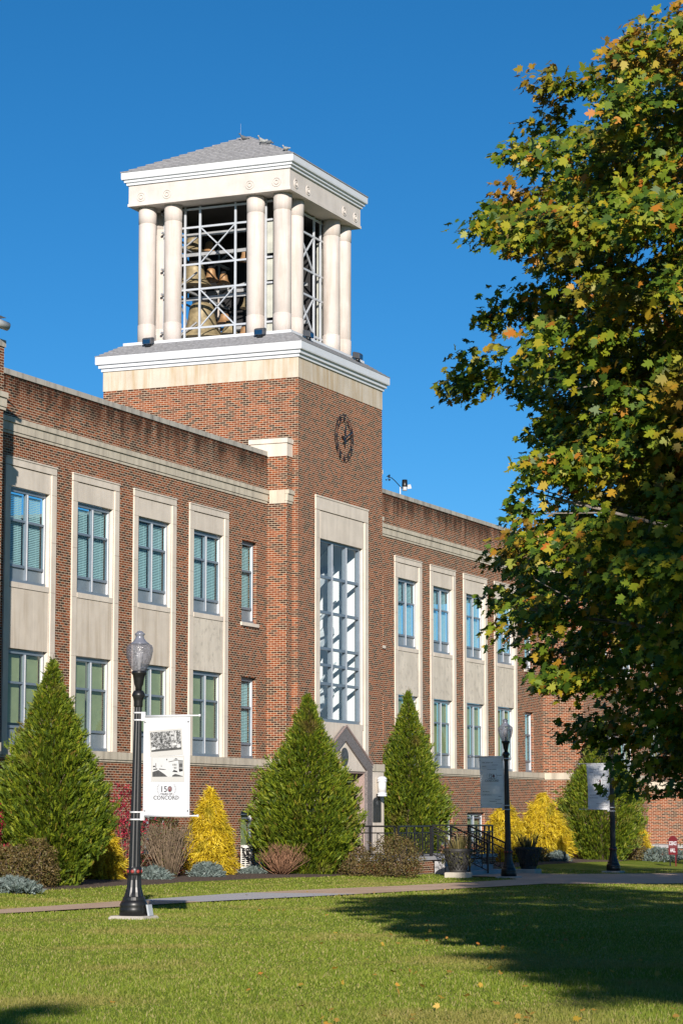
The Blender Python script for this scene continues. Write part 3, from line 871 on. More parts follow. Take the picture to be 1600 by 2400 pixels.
pl = [(6.04, 1.27), (6.72, 1.27), (6.72, 1.93)]+[(6.38+.34*math.cos(a), 1.93+.16*math.sin(a)) for a in [math.pi*k/14 for k in range(1, 14)]]+[(6.04, 1.93)]
m = MB(); m.prism(pl, -.06, -.029); m.build('plaque_plate', plain('dark_bronze', (.06, .065, .07), .45, metal=.4, var=.3, nscale=10), t)
m = MB(); m.prism([(6.38+.07*math.cos(a), 1.9+.09*math.sin(a)) for a in [2*math.pi*k/20 for k in range(20)]], -.075, -.0605)
for k in range(12): m.box(6.10, 6.66, -.066, -.0605, 1.33+k*.035, 1.345+k*.035)
m.build('raised_lettering', plain('worn_bronze', (.11, .12, .13), .4, metal=.4), t)

# entrance terrace with steps, side stoop
PLM = stone_mat('grey_step_stone', (.36, .36, .37), .3)
t = thing('entrance_terrace', (3.5, -2, -.4), 'brick entrance terrace with stone top and steps at the tower door', 'terrace')
m = MB(); m.box(-.95, 1.78, -3.8, -.2, -.6, .12); m.box(5.22, 7.55, -3.8, -.2, -.6, .12); m.box(1.78, 5.22, -3.75, -.2, -.6, .12); m.build('terrace_base', BRICK, t)
m = MB(); m.box(-1.0, 7.6, -3.86, -.2, .122, .23); m.build('terrace_slab', PLM, t)
for k in range(3):
    m = MB(); m.box(1.8, 5.2, -4.2-.36*k, -3.87-.36*k if k else -3.86, -.6, .08-.15*k); m.build('step', PLM, t)
t = thing('side_stoop', (34, -3, -.4), 'low brick side stoop with stone cap by the right pavilion', 'stoop')
m = MB(); m.box(32.6, 35.55, -4.6, -1.0, -.6, .1); m.build('stoop_base', BRICK, t)
m = MB(); m.box(32.5, 35.58, -4.7, -1.0, .102, .24); m.build('stoop_cap', PLM, t)
m = MB(); wall_x(m, 35.602, -9.5, -.9, -.6, 2.62); m.build('entry_wall', BRICK, B)
m = MB(); m.box(35.55, 36.2, -9.6, -.96, 2.622, 2.95); m.build('entry_coping', BANDM, B)

def railing(p0, p1, label, z0, h=.93, panel=True, cat='railing', nb=None, slope=0.0, kind='rails on the entrance steps'):
    """iron railing with posts, two top rails, balusters and small crossed panels"""
    p0, p1 = Vector((*p0, z0)), Vector((*p1, z0-slope))
    t = thing('iron_railing', tuple(p0), label, cat, kind)
    L = (p1-p0).length; d = (p1-p0)/L
    flat = Vector((d.x, d.y, 0)).normalized()
    m = MB(); u = Vector((0, 0, 1))
    m.bar(p0+u*h, p1+u*h, .05, .05); m.bar(p0+u*(h-.2), p1+u*(h-.2), .035, .035); m.bar(p0+u*.08, p1+u*.08, .03, .03)
    m.build('rail', BLACK, t)
    n = max(1, int(round(L/.75)))
    for k in range(n+1):
        q = p0+(p1-p0)*k/n
        m = MB(); m.bar(q, q+u*(h if k in (0, n) else h-.02), .05, .05); m.build('post', BLACK, t)
    for k in range(n):
        m = MB()
        a, b = p0+(p1-p0)*(k+.3)/n, p0+(p1-p0)*(k+.7)/n
        for q in (a, b): m.bar(q+u*.08, q+u*(h-.2), .022, .022)
        for i in range(3):
            z1, z2 = .08+(h-.28)*i/3, .08+(h-.28)*(i+1)/3
            m.bar(a+u*z1, b+u*z2, .016, .016); m.bar(a+u*z2, b+u*z1, .016, .014)
        m.build('lattice_panel', BLACK, t)
railing((-.85, -3.72), (1.8, -3.72), 'black iron railing along the terrace front left of the steps', .232)
railing((-.85, -3.6), (-.85, -.4), 'black iron railing on the terrace side running back to the doorway evergreen', .232)
railing((7.5, -3.6), (7.5, -1.6), 'black iron railing on the terrace side by the evergreen right of the door', .232)
railing((5.2, -3.72), (7.5, -3.72), 'black iron railing along the terrace front right of the steps', .232)
railing((1.85, -3.75), (1.85, -5.0), 'sloping black handrail on the left edge of the steps', .232, slope=.55)
railing((3.5, -3.75), (3.5, -5.0), 'sloping black handrail down the middle of the steps', .232, slope=.55)
railing((5.15, -3.75), (5.15, -5.0), 'sloping black handrail on the right edge of the steps', .232, slope=.55)
railing((32.7, -4.5), (34.2, -4.5), 'black lattice railing on the side stoop behind the red sign', .242, kind='rails on the side stoop')
railing((34.2, -4.5), (34.2, -6.0), 'sloping black handrail from the side stoop behind the olive shrub', .242, slope=.55, kind='rails on the side stoop')

# ------------------------------------------------------------------ small building fittings
t = thing('air_conditioner', (-3.2, -.2, -.2), 'white outdoor air conditioner with side grille and round fan by the basement window', 'air conditioner')
ACM = plain('cream_enamel', (.72, .71, .66), .4, var=.03)
ax, ay, az = -3.75, -.18, -.08
AW, AD, AH = .85, .33, .70       # along x, along y (fan face looks to -Y), height
m = MB(); m.bevbox(ax, ax+AW, ay, ay+AD, az, az+AH, .02); m.build('casing', ACM, t)
m = MB()
for i in range(2):
    for k in range(9):
        y0 = ay+.04+i*.135; z0 = az+.07+k*.063
        m.box(ax-.004, ax-.001, y0, y0+.105, z0, z0+.042)
m.build('side_grille', DARK, t)
m = MB()
for k in range(13):
    r = .27*(k+1)/13
    ring = []
    for i in range(28):
        a = 2*math.pi*i/28
        ring.append((ax+.36+r*math.cos(a), ay-.018+.008*(k % 2), az+.36+r*math.sin(a)))
    m.tube(ring+[ring[0]], .005, 5, caps=False)
for k in range(8):
    a = math.pi*k/8; m.bar((ax+.36+.27*math.cos(a), ay-.02, az+.36+.27*math.sin(a)), (ax+.36-.27*math.cos(a), ay-.02, az+.36-.27*math.sin(a)), .008)
m.build('fan_guard', ACM, t)
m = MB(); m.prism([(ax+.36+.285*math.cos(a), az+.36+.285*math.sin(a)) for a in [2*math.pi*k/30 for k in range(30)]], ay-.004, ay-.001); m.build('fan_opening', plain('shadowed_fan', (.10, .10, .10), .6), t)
m = MB(); m.box(ax+.1, ax+.2, ay-.02, ay+AD, az-.14, az); m.box(ax+AW-.2, ax+AW-.1, ay-.02, ay+AD, az-.14, az); m.build('foot', CONC, t)

t = thing('weather_station', (12.9, 1.7, 12.6), 'small black and white weather station on a pole above the roof edge', 'weather station')
WS = lambda p: (12.95+(p[0]-12.95)*.6, 1.7+(p[1]-1.7)*.6, 13.45+(p[2]-13.6)*.6)
m = MB(); m.tube([(12.9, 1.7, 12.4), (12.9, 1.7, 13.45)], .022, 8); m.build('mast', FRAMEL, t)
m = MB(); m.lathe([(.17, .12), (.18, .18), (.16, .55), (.001, .55)], (13.35, 1.6, 13.55), 18); m.xf(WS); m.build('rain_collector', BLACK, t)
m = MB(); m.lathe([(.13, -.12), (.15, -.1), (.15, .1), (.13, .12)], (13.35, 1.6, 13.54), 14)
m.face([(13.6, 1.5, 13.55), (13.75, 1.3, 13.6), (13.7, 1.35, 13.85), (13.55, 1.55, 13.8)]); m.xf(WS); m.build('sensor_shield', plain('aged_white_plastic', (.45, .46, .48), .5), t)
m = MB(); m.tube([(12.95, 1.7, 13.6), (12.5, 1.9, 13.95), (12.2, 2.0, 14.1), (11.95, 2.1, 14.1)], .025, 6); m.tube([(12.9, 1.7, 13.55), (13.3, 1.65, 13.6)], .04, 6)
m.xf(WS); m.build('anemometer_arm', BLACK, t)
m = MB(); m.prism([(11.6, 14.1), (12.2, 14.14), (12.25, 14.3), (12.1, 14.3)], 2.1, 2.115)
for k in range(3):
    a = 2*math.pi*k/3; m.lathe([(.001, -.05), (.05, -.03), (.055, .03)], (11.95+.13*math.cos(a), 2.1+.13*math.sin(a), 13.95), 8)
m.tube([(11.95, 2.1, 14.1), (11.95, 2.1, 13.93)], .02, 6)
m.xf(WS); m.build('wind_vane', BLACK, t)

t = thing('security_camera', (-20.2, -.95, 12.7), 'grey bullet security camera on top of the parapet at the far left edge', 'camera')
m = MB(); m.tube([(-20.5, -.98, 13.28), (-19.75, -1.25, 13.16)], [.12, .105], 14); m.build('camera_body', plain('grey_plastic', (.42, .43, .43), .4), t)
m = MB(); m.box(-20.55, -19.65, -.13, .13, 0, .03); m.xf(lambda p: (p[0], p[1]-1.0-.33*(p[0]+19.75)*.9, 13.42-.15*(p[0]+19.8))); m.build('sunshield', plain('pale_plastic', (.55, .56, .56), .4), t)
m = MB(); m.tube([(-20.2, -1.05, 13.2), (-20.2, -1.02, 12.96), (-20.2, -.85, 12.93)], .035, 8); m.box(-20.35, -20.1, -.88, -.75, 12.93, 13.0); m.build('mount', FRAMEL, t)

# pigeons on the tower roof
def pigeon(x, y, ang, label, pale=False, peck=False):
    z = 22.70+1.70*(min(x, y)-.375)/3.1+.03
    t = thing('pigeon', (x, y, z), label, 'pigeon', 'pigeons on the tower roof')
    bm = MB()
    rs = []
    secs = [(-.20, .09, .012, .02), (-.13, .10, .035, .022), (-.05, .105, .062, .055), (.03, .115, .07, .072), (.09, .135, .058, .065), (.12, .175, .034, .036), (.13, .205, .028, .03), (.145, .235, .034, .034), (.17, .245, .028, .028), (.195, .235, .008, .008)]
    for px_, pz_, ry, rz in secs:
        if peck and px_ > .08: pz_ = .14-(px_-.08)*.5
        rs.append([(px_, ry*math.cos(2*math.pi*k/10), pz_+rz*math.sin(2*math.pi*k/10)) for k in range(10)])
    bm.rings(rs, caps=True, smooth_=True)
    bm.tube([(.0, .025, .06), (.01, .025, 0), (.04, .028, -.0)], .006, 5); bm.tube([(.0, -.025, .06), (.01, -.025, 0), (.04, -.028, -.0)], .006, 5)
    R = Matrix.Rotation(ang, 3, 'Z')
    bm.xf(lambda p: Vector((x, y, z))+R @ Vector(p)*.95)
    bm.build('pigeon_body', plain('pigeon_grey', (.10, .11, .12) if not pale else (.30, .31, .30), .7, var=.5, nscale=20), t)
    hz = .238 if not peck else .12
    m = MB(); m.lathe([(.006, 0), (.001, .03)], (0, 0, 0), 6); m.xf(lambda p: Vector((x, y, z))+R @ (Vector((.195+p[2], p[0], hz+p[1]))*.95)); m.build('beak', BLACK, t)
pigeon(2.85, 3.30, 2.2, 'dark pigeon perched near the roof peak beside the rod')
pigeon(2.15, 2.30, 2.6, 'grey pigeon standing highest of the three huddled on the ridge', pale=True)
pigeon(1.98, 2.12, -.8, 'pigeon with pale wing on the ridge between two others', pale=True, peck=True)
pigeon(1.78, 1.90, -.9, 'dark pigeon lowest of the three huddled on the ridge', peck=True)
pigeon(.62, .72, 1.2, 'pale grey pigeon at the bottom corner of the tower roof', pale=True)

# ------------------------------------------------------------------ lamps
GLOBE = None
def globe_mat():
    m, t, p = newmat('prismatic_acrylic_globe')
    out = t.nodes['Material Output']
    c = ramp(t, noise(t, 30, 2), [(0.35, (.11, .115, .14)), (0.65, (.30, .31, .35))])
    t.links.new(c, p.inputs['Base Color']); p.inputs['Roughness'].default_value = .16; p.inputs['Specular IOR Level'].default_value = .8
    b = N(t, 'ShaderNodeBump'); b.inputs['Strength'].default_value = .9; b.inputs['Distance'].default_value = .012
    t.links.new(noise(t, 38, 2), b.inputs['Height']); t.links.new(b.outputs[0], p.inputs['Normal'])
    tr = N(t, 'ShaderNodeBsdfTransparent'); tr.inputs[0].default_value = (.78, .78, .82, 1)
    mx = N(t, 'ShaderNodeMixShader'); mx.inputs[0].default_value = .55
    t.links.new(p.outputs[0], mx.inputs[1]); t.links.new(tr.outputs[0], mx.inputs[2]); t.links.new(mx.outputs[0], out.inputs[0])
    return m
GLOBE = globe_mat()
CAPM = plain('smoked_cap', (.20, .21, .25), .25, metal=.2)
LOGO_RED = plain('maroon_ink', (.19, .02, .03), .6)
def lampz(y): return (1565-y)*.0032
def lamp(x, y, tilt, side, label, arms=(3.27, 1.63)):
    z = gz(x, y)+.06
    t = thing('street_lamp', (x, y, z), label, 'street lamp', 'black fluted lamp posts on the lawn')
    tf = lambda p: (x+p[0]+0*p[2], y+p[1]+tilt*p[2], z+p[2])
    k = .0032
    m = MB()
    m.lathe([(.235, 0), (.235, .11), (.225, .15), (.235, .17), (.21, .22), (.19, .25)], n=28)
    m.xf(tf); m.build('plinth', BLACK, t)
    m = MB()
    m.lathe([(.19, .245), (.185, .30), (.165, .31, .05), (.145, .38, .07), (.125, .46, .07), (.113, .58, .07), (.112, .66, .03)], n=28, smooth_=False)
    m.lathe([(.118, .66), (.122, .68), (.122, .76), (.116, .78)], n=28)
    m.lathe([(.10, .775), (.098, .80, .09), (.088, 1.6, .09), (.074, 2.6, .09), (.063, 3.42, .09), (.063, 3.43)], n=28, smooth_=False)
    m.lathe([(.07, 3.43), (.075, 3.45), (.075, 3.52), (.085, 3.57), (.112, 3.62), (.105, 3.65), (.088, 3.68), (.075, 3.70)], n=28)
    m.xf(tf); m.build('fluted_post', BLACK, t)
    m = MB()
    m.lathe([(.055, 3.69), (.056, 3.76), (.075, 3.80), (.09, 3.90), (.105, 3.96), (.125, 3.985), (.125, 4.02), (.10, 4.03)], n=28, smooth_=True)
    m.xf(tf); m.build('globe_fitter', BLACK, t)
    m = MB()
    m.lathe([(.10, 4.02), (.135, 4.07), (.175, 4.15), (.208, 4.25), (.227, 4.36), (.222, 4.42), (.205, 4.455), (.17, 4.475)], n=36, caps=False)
    m.xf(tf); m.build('globe', GLOBE, t)
    m = MB()
    m.lathe([(.165, 4.475), (.155, 4.49), (.11, 4.52), (.075, 4.57), (.067, 4.61), (.085, 4.635), (.085, 4.65), (.06, 4.665), (.04, 4.69), (.001, 4.70)], n=28)
    m.xf(tf); m.build('finial_cap', CAPM, t)
    m = MB(); m.lathe([(.03, 4.03), (.035, 4.15), (.06, 4.2), (.06, 4.33), (.03, 4.36)], n=14); m.xf(tf)
    m.build('lamp_bulb', plain('white_bulb', (.85, .82, .78), .3), t)
    m = MB()
    for a in range(8):
        an = a*math.pi/4+.2
        c = (.121*math.cos(an), .121*math.sin(an))
        mm = MB(); mm.lathe([(.03, 0), (.03, .008), (.015, .014), (.001, .014)], n=12)
        mm.xf(lambda p: (c[0]+p[2]*math.cos(an)-p[0]*math.sin(an), c[1]+p[2]*math.sin(an)+p[0]*math.cos(an), .72+p[1]))
        b = len(m.v); m.v += mm.v; m.f += [tuple(i+b for i in f) for f in mm.f]; m.sm += mm.sm
    m.xf(tf); m.build('rosette', plain('red_rosette_paint', (.28, .035, .03), .5), t)
    # banner arms: short clamp with straps, straight rod
    for zz in arms:
        m = MB()
        r = .068 if zz > 3 else .09
        for dz in (.06, -.06): m.lathe([(r+.008, dz-.012), (r+.012, dz-.01), (r+.012, dz+.01), (r+.008, dz+.012)], (0, 0, zz), 16)
        m.box(-.02, .02, min(side*r, side*(r+.07)), max(side*r, side*(r+.07)), zz-.075, zz+.075)
        m.tube([(0, side*(r+.03), zz), (0, side*1.14, zz)], .013, 8); m.lathe([(.02, -.02), (.022, 0), (.02, .02)], (0, side*1.14, zz), 8)
        m.xf(tf); m.build('banner_arm', FRAMEL, t)
    m = MB(); m.bevbox(-.30, .30, -.33, .33, -.22, .0, .03); m.xf(lambda p: (x+p[0], y+p[1], z+p[2]-.002)); m.build('footing', CONC, t)
    if side < 0:
        m = MB(); m.box(.05, .20, -.30, -.27, .0, .18); m.xf(lambda p: (x+p[0]-.1, y+p[1]-.02+.2*p[2], z+p[2])); m.build('access_cover', STEEL, t)
    return t

# vector strokes for the serif lettering of the banners
def text_mesh(txt, size, fat=0.0):
    cu = bpy.data.curves.new('txt', 'FONT'); cu.body = txt; cu.size = size; cu.offset = fat; cu.resolution_u = 4
    ob = bpy.data.objects.new('txt', cu); COL.objects.link(ob)
    dg = bpy.context.evaluated_depsgraph_get(); dg.update()
    me = bpy.data.meshes.new_from_object(ob.evaluated_get(dg))
    v = [tuple(q.co) for q in me.vertices]; f = [tuple(q.vertices) for q in me.polygons]
    bpy.data.objects.remove(ob); bpy.data.curves.remove(cu); bpy.data.meshes.remove(me)
    xs_ = [q[0] for q in v]; ys_ = [q[1] for q in v]
    return v, f, min(xs_), max(xs_), min(ys_), max(ys_)

def serif_word(word):
    """Roman capitals in a unit-high box, as polygons in (u, v)"""
    polys = []; u = 0.0
    def arc(cx, cy, ro, rox, ri, rix, a0, a1, n=18):
        for k in range(n):
            a, b = a0+(a1-a0)*k/n, a0+(a1-a0)*(k+1)/n
            polys.append([(cx+rox*math.cos(a), cy+ro*math.sin(a)), (cx+rox*math.cos(b), cy+ro*math.sin(b)), (cx+rix*math.cos(b), cy+ri*math.sin(b)), (cx+rix*math.cos(a), cy+ri*math.sin(a))])
    def rect(a, b, c, d): polys.append([(a, c), (b, c), (b, d), (a, d)])
    for ch in word:
        if ch == 'O': arc(u+.5, .5, .53, .5, .42, .31, 0, 2*math.pi, 28); u += 1.08
        elif ch == 'C':
            arc(u+.5, .5, .53, .5, .42, .31, .75, 2*math.pi-.75, 24)
            rect(u+.80, u+.86, .68, .92); rect(u+.80, u+.85, .08, .27); u += .95
        elif ch == 'N':
            rect(u+.1, u+.21, 0, 1); rect(u+.73, u+.84, 0, 1); polys.append([(u+.02, 1), (u+.24, 1), (u+.84, 0), (u+.66, 0)])
            rect(u, u+.28, 0, .05); rect(u+.64, u+.92, .95, 1); u += 1.0
        elif ch == 'R':
            rect(u+.1, u+.28, 0, 1); rect(u, u+.34, 0, .05); rect(u, u+.3, .95, 1)
            arc(u+.34, .74, .27, .32, .16, .15, -math.pi/2, math.pi/2, 14); rect(u+.24, u+.36, .93, 1); rect(u+.24, u+.36, .48, .55)
            polys.append([(u+.34, .5), (u+.52, .5), (u+.94, .0), (u+.70, .0)]); u += .88
        elif ch == 'D':
            rect(u+.1, u+.28, 0, 1); rect(u, u+.3, 0, .06); rect(u, u+.3, .94, 1)
            arc(u+.28, .5, .5, .62, .41, .43, -math.pi/2, math.pi/2, 20); u += 1.0
    return polys, u

def photo_mat():
    m, t, p = newmat('old_photograph_print')
    a = noise(t, 20, 6, .75); b = noise(t, 60, 4, .8)
    ad = N(t, 'ShaderNodeMath', operation='ADD'); t.links.new(a, ad.inputs[0]); t.links.new(b, ad.inputs[1])
    c = ramp(t, ad.outputs[0], [(0.42, (.02, .02, .02)), (0.49, (.10, .10, .10)), (0.57, (.55, .55, .55))])
    # the ramp expects 0..1: halve the sum
    h = N(t, 'ShaderNodeMath', operation='MULTIPLY'); h.inputs[1].default_value = .5
    t.links.new(ad.outputs[0], h.inputs[0]); t.links.new(h.outputs[0], c.node.inputs[0])
    t.links.new(c, p.inputs['Base Color']); p.inputs['Roughness'].default_value = .6
    return m
BANNERW = plain('white_vinyl', (.58, .59, .62), .5, var=.02)
INK = plain('black_ink', (.02, .018, .02), .6)
GREYINK = plain('grey_ink', (.22, .22, .23), .6)
PHG = plain('print_grey', (.06, .06, .06), .6, var=.3, nscale=30)
PHL = plain('print_light', (.24, .24, .24), .6, var=.15, nscale=30)
PHW = plain('print_white', (.54, .54, .54), .6, var=.04)
BORD = plain('print_border', (.49, .48, .46), .6, var=.02)

def banner(lx, ly, tilt, side, label, design):
    lz = gz(lx, ly)+.06
    W, H, TOP = (.86, 1.64, 3.27) if design == 'photos' else (.77, 1.52, 3.56)
    t = thing('pole_banner', (lx, ly, lz+1.63), label, 'banner', 'anniversary banners hanging from the lamp posts')
    # u runs to the right as seen from the path (towards -Y), v downward from the top
    y_left = ly+tilt*2.4+(-.12 if side < 0 else .12+W)
    bow = 0.0 if design == 'photos' else .05
    def T(u, v, d=0.0):
        sw = 0.0 if design == 'photos' else .05*math.sin(v/H*2.2)
        return (lx-d-bow*math.sin(math.pi*u/W)*math.sin(math.pi*v/H)-.0015*math.sin(5*u+3*v), y_left-u-sw, lz+TOP-v)
    m = MB(); rows = []
    for i in range(25):
        v = H*i/24
        rows.append([T(W*k/12, v) for k in range(13)])
    m.rings(rows, closed=False, smooth_=True)
    rows = [[(p[0]+.004, p[1], p[2]) for p in r] for r in rows]
    m.rings(rows, closed=False, smooth_=True)
    m.lathe([(.02, 0), (.02, 1)], n=10); nv = 20
    base = m.v[-nv:]; m.v[-nv:] = [(lx+p[0], y_left-p[2]*W, lz+TOP+p[1]) for p in base]
    m.lathe([(.02, 0), (.02, 1)], n=10)
    base = m.v[-nv:]; m.v[-nv:] = [(lx+p[0], T(0, H)[1]-p[2]*W, lz+TOP-H+p[1]) for p in base]
    if design == 'photos': mat = BANNERW
    else:
        mat, tt, p = newmat('silver_print_vinyl')
        c = ramp(tt, noise(tt, 1.0, 3, .6, stretch=(.6, .6, 7)), [(0.3, (.68, .68, .68)), (0.7, (.90, .90, .89))])
        tt.links.new(c, p.inputs['Base Color']); p.inputs['Roughness'].default_value = .5
    m.build('cloth', mat, t)
    def flat(polys, name, mat_, d=.004):
        mm = MB()
        for P in polys: mm.face([T(u, v, d) for u, v in reversed(P)])
        mm.build(name, mat_, t)
    def box2(u0, u1, v0, v1): return [(u0, v1), (u1, v1), (u1, v0), (u0, v0)]
    kx, ky = W/960, H/1985
    q = lambda a, b: ((a-40)*kx, (b-75)*ky)
    if design == 'photos': cy, cu_, sc = 0.0, 0.0, 1.0
    else: cy, cu_, sc = -.62, .0, 1.05
    def L(a, b):       # logo coordinates
        u, v = q(a, b)
        return (W/2+(u-W/2)*sc+cu_, v if sc == 1 else (v-1.18)*sc+1.18-.53)
    # 150
    vs, fs, a0, a1, b0, b1 = text_mesh('15', 1.0, .006)
    def glyph(v):
        return L(420+(v[0]-a0)/(a1-a0)*118, 1588-(v[1]-b0)/(b1-b0)*116)
    flat([[glyph(vs[i]) for i in reversed(f)] for f in fs], 'numerals', INK)
    ov = []
    for k in range(32):
        a, b = 2*math.pi*k/32, 2*math.pi*(k+1)/32
        ov.append([L(597+46*math.cos(a), 1530-58*math.sin(a)), L(597+46*math.cos(b), 1530-58*math.sin(b)), L(597+36*math.cos(b), 1530-47*math.sin(b)), L(597+36*math.cos(a), 1530-47*math.sin(a))])
    flat([list(reversed(p)) for p in ov], 'numeral_zero', INK)
    flat([[L(597+32*math.cos(2*math.pi*k/28), 1530+43*math.sin(2*math.pi*k/28)) for k in range(28)]], 'emblem_oval', LOGO_RED, .0045)
    flat([[L(580, 1552), L(614, 1552), L(614, 1520), L(597, 1500), L(580, 1520)]], 'emblem_tower', PHL, .006)
    flat([[L(588, 1552), L(606, 1552), L(606, 1528), L(588, 1528)]], 'emblem_door', LOGO_RED, .007)
    vs, fs, a0, a1, b0, b1 = text_mesh('YEARS OF', 1.0, .02)
    flat([[L(397+(vs[i][0]-a0)/(a1-a0)*252, 1649-(vs[i][1]-b0)/(b1-b0)*42) for i in reversed(f)] for f in fs], 'lettering_years_of', INK)
    sp, tot = serif_word('CONCORD')
    flat([[L(262+a/tot*528, 1738-b*76) for a, b in (P if True else P)] for P in sp], 'lettering_name', INK)
    lf = []
    for s_ in (-1, 1):
        for k in range(7):
            f_ = k/6
            a = math.radians(112+f_*118)
            cxp, cyp = 527+s_*(-185*math.cos(a-math.pi)*0+0), 0
            X = 527+s_*(98+95*math.sin(math.pi*(.18+.55*f_))); Y = 1645-185*f_
            for dx, dy in ((-14, -14), (12, -20)):
                c1 = (X+s_*dx*.2, Y); c2 = (X+s_*(dx)-s_*10*f_, Y+dy-8)
                nx_, ny_ = (c2[1]-c1[1]), -(c2[0]-c1[0]); ln = math.hypot(nx_, ny_); nx_, ny_ = nx_/ln*5.5, ny_/ln*5.5
                mx_, my_ = (c1[0]+c2[0])/2, (c1[1]+c2[1])/2
                lf.append([L(*c1), L(mx_+nx_, my_+ny_), L(*c2), L(mx_-nx_, my_-ny_)])
    flat(lf, 'laurel_wreath', GREYINK, .0042)
    if design == 'photos':
        flat([[q(160, 365), q(830, 325), q(865, 850), q(185, 885)][::-1]], 'photograph_border', BORD, .003)
        flat([[q(180, 400), q(805, 360), q(830, 745), q(210, 790)][::-1]], 'crowd_photograph', photo_mat(), .0045)
        bl = []
        for a in range(4): bl.append([q(600+a*32, 385+a*-2), q(618+a*32, 384-a*2), q(622+a*32, 450-a*2), q(604+a*32, 451-a*2)][::-1])
        for a in range(4): bl.append([q(612+a*30, 480-a*2), q(628+a*30, 479-a*2), q(632+a*30, 560-a*2), q(616+a*30, 561-a*2)][::-1])
        flat(bl, 'photographed_windows', PHW, .006)
        flat([[q(212, 700), q(300, 690), q(290, 745), q(214, 755)][::-1], [q(740, 640), q(800, 640), q(815, 700), q(745, 715)][::-1], [q(640, 620), q(720, 610), q(725, 660), q(645, 670)][::-1]], 'photographed_figures', PHW, .0062)
        flat([[q(209, 745), q(500, 725), q(828, 690), q(830, 745), q(210, 790)][::-1]], 'photographed_ground', PHG, .0055)
        flat([[q(205, 880), q(890, 865), q(895, 1390), q(200, 1380)][::-1]], 'photograph_border', BORD, .0032)
        flat([[q(235, 905), q(865, 905), q(865, 1285), q(235, 1285)][::-1]], 'campus_photograph', PHW, .0045)
        flat([[q(235, 1190), q(360, 1150), q(480, 1165), q(590, 1205), q(560, 1285), q(235, 1285)][::-1], [q(660, 1215), q(865, 1275), q(865, 1285), q(640, 1285)][::-1]], 'photographed_road', PHG, .0055)
        flat([[q(290, 1015), q(375, 1010), q(375, 1110), q(295, 1115)][::-1], [q(400, 990), q(510, 975), q(515, 1120), q(400, 1125)][::-1], [q(510, 910), q(548, 910), q(550, 1160), q(510, 1150)][::-1], [q(550, 990), q(750, 960), q(755, 1180), q(550, 1150)][::-1], [q(750, 965), q(862, 965), q(862, 1150), q(755, 1180)][::-1]], 'photographed_facades', PHL, .0052)
        dk = [[q(545, 990), q(750, 950), q(750, 962), q(545, 1002)], [q(665, 945), q(720, 918), q(765, 942)], [q(750, 955), q(865, 965), q(865, 972), q(750, 965)], [q(430, 1000), q(510, 985), q(510, 993), q(430, 1010)]]
        for a in range(6):
            for b in (1030, 1090): dk.append([q(565+a*30, b), q(580+a*30, b-1), q(580+a*30, b+38), q(565+a*30, b+39)])
        for a in range(3): dk.append([q(790+a*22, 1025), q(806+a*22, 1025), q(806+a*22, 1095), q(790+a*22, 1095)])
        for a in range(4): dk.append([q(412+a*24, 1040), q(424+a*24, 1038), q(424+a*24, 1090), q(412+a*24, 1092)])
        dk += [[q(520, 930), q(538, 930), q(538, 960), q(520, 960)], [q(780, 1130), q(862, 1140), q(862, 1175), q(790, 1190)], [q(370, 1120), q(600, 1150), q(640, 1180), q(600, 1190), q(480, 1150), q(370, 1140)], [q(640, 1140), q(740, 1170), q(760, 1200), q(650, 1190)], [q(245, 1065), q(290, 1065), q(290, 1090), q(245, 1095)], [q(250, 1130), q(330, 1118), q(335, 1140), q(255, 1150)]]
        flat([p[::-1] for p in dk], 'photographed_shadows', INK, .006)
    else:
        r2 = random.Random(3)
        vs, fs, a0, a1, b0, b1 = text_mesh('150 years of', 1.0, 0)
        flat([[(.10+(vs[i][0]-a0)/(a1-a0)*.34, .205-(vs[i][1]-b0)/(b1-b0)*.05) for i in reversed(f)] for f in fs], 'lettering_heading', INK)
        ln = []
        for v, u0, u1 in ((.25, .42, .60), (.29, .10, .22), (.38, .26, .54), (.52, .30, .47), (.565, .54, .70), (1.05, .08, .30), (1.145, .06, .37), (1.19, .58, .70), (1.285, .48, .66), (1.34, .30, .52), (1.40, .50, .70)):
            u = u0
            while u < u1:
                d = r2.uniform(.012, .045); hh = r2.uniform(.006, .013)
                ln.append(box2(u, min(u+d, u1), v-hh, v+.006)); u += d+.009
        flat([list(P) for P in ln], 'fine_print', GREYINK)
    gm = MB()
    for u in (.03, W-.03):
        for v in (.10, H-.08):
            c = T(u, v, .006); gm.lathe([(.012, 0), (.010, .006)], n=10); gm.v[-20:] = [(c[0]-p[2], c[1]+p[0], c[2]+p[1]) for p in gm.v[-20:]]
    gm.build('grommet', BLACK, t)

lamp(-33.59, -12.19, -.014, -1, 'black fluted street lamp holding the white banner, nearest of the three')
lamp(.14, -6.87, .016, 1, 'black fluted street lamp beside the entrance steps with a grey banner', (3.56, 2.04))
lamp(9.66, -7.21, .004, 1, 'farthest black street lamp with its globe under the maple leaves', (3.56, 2.04))
banner(-33.59, -12.19, -.014, -1, 'white pole banner with two old photographs and the maroon logo', 'photos')
banner(.14, -6.87, .016, 1, 'grey pole banner on the lamp by the entrance steps', 'lines')
banner(9.66, -7.21, .004, 1, 'grey pole banner on the farthest lamp before the right evergreen', 'lines')

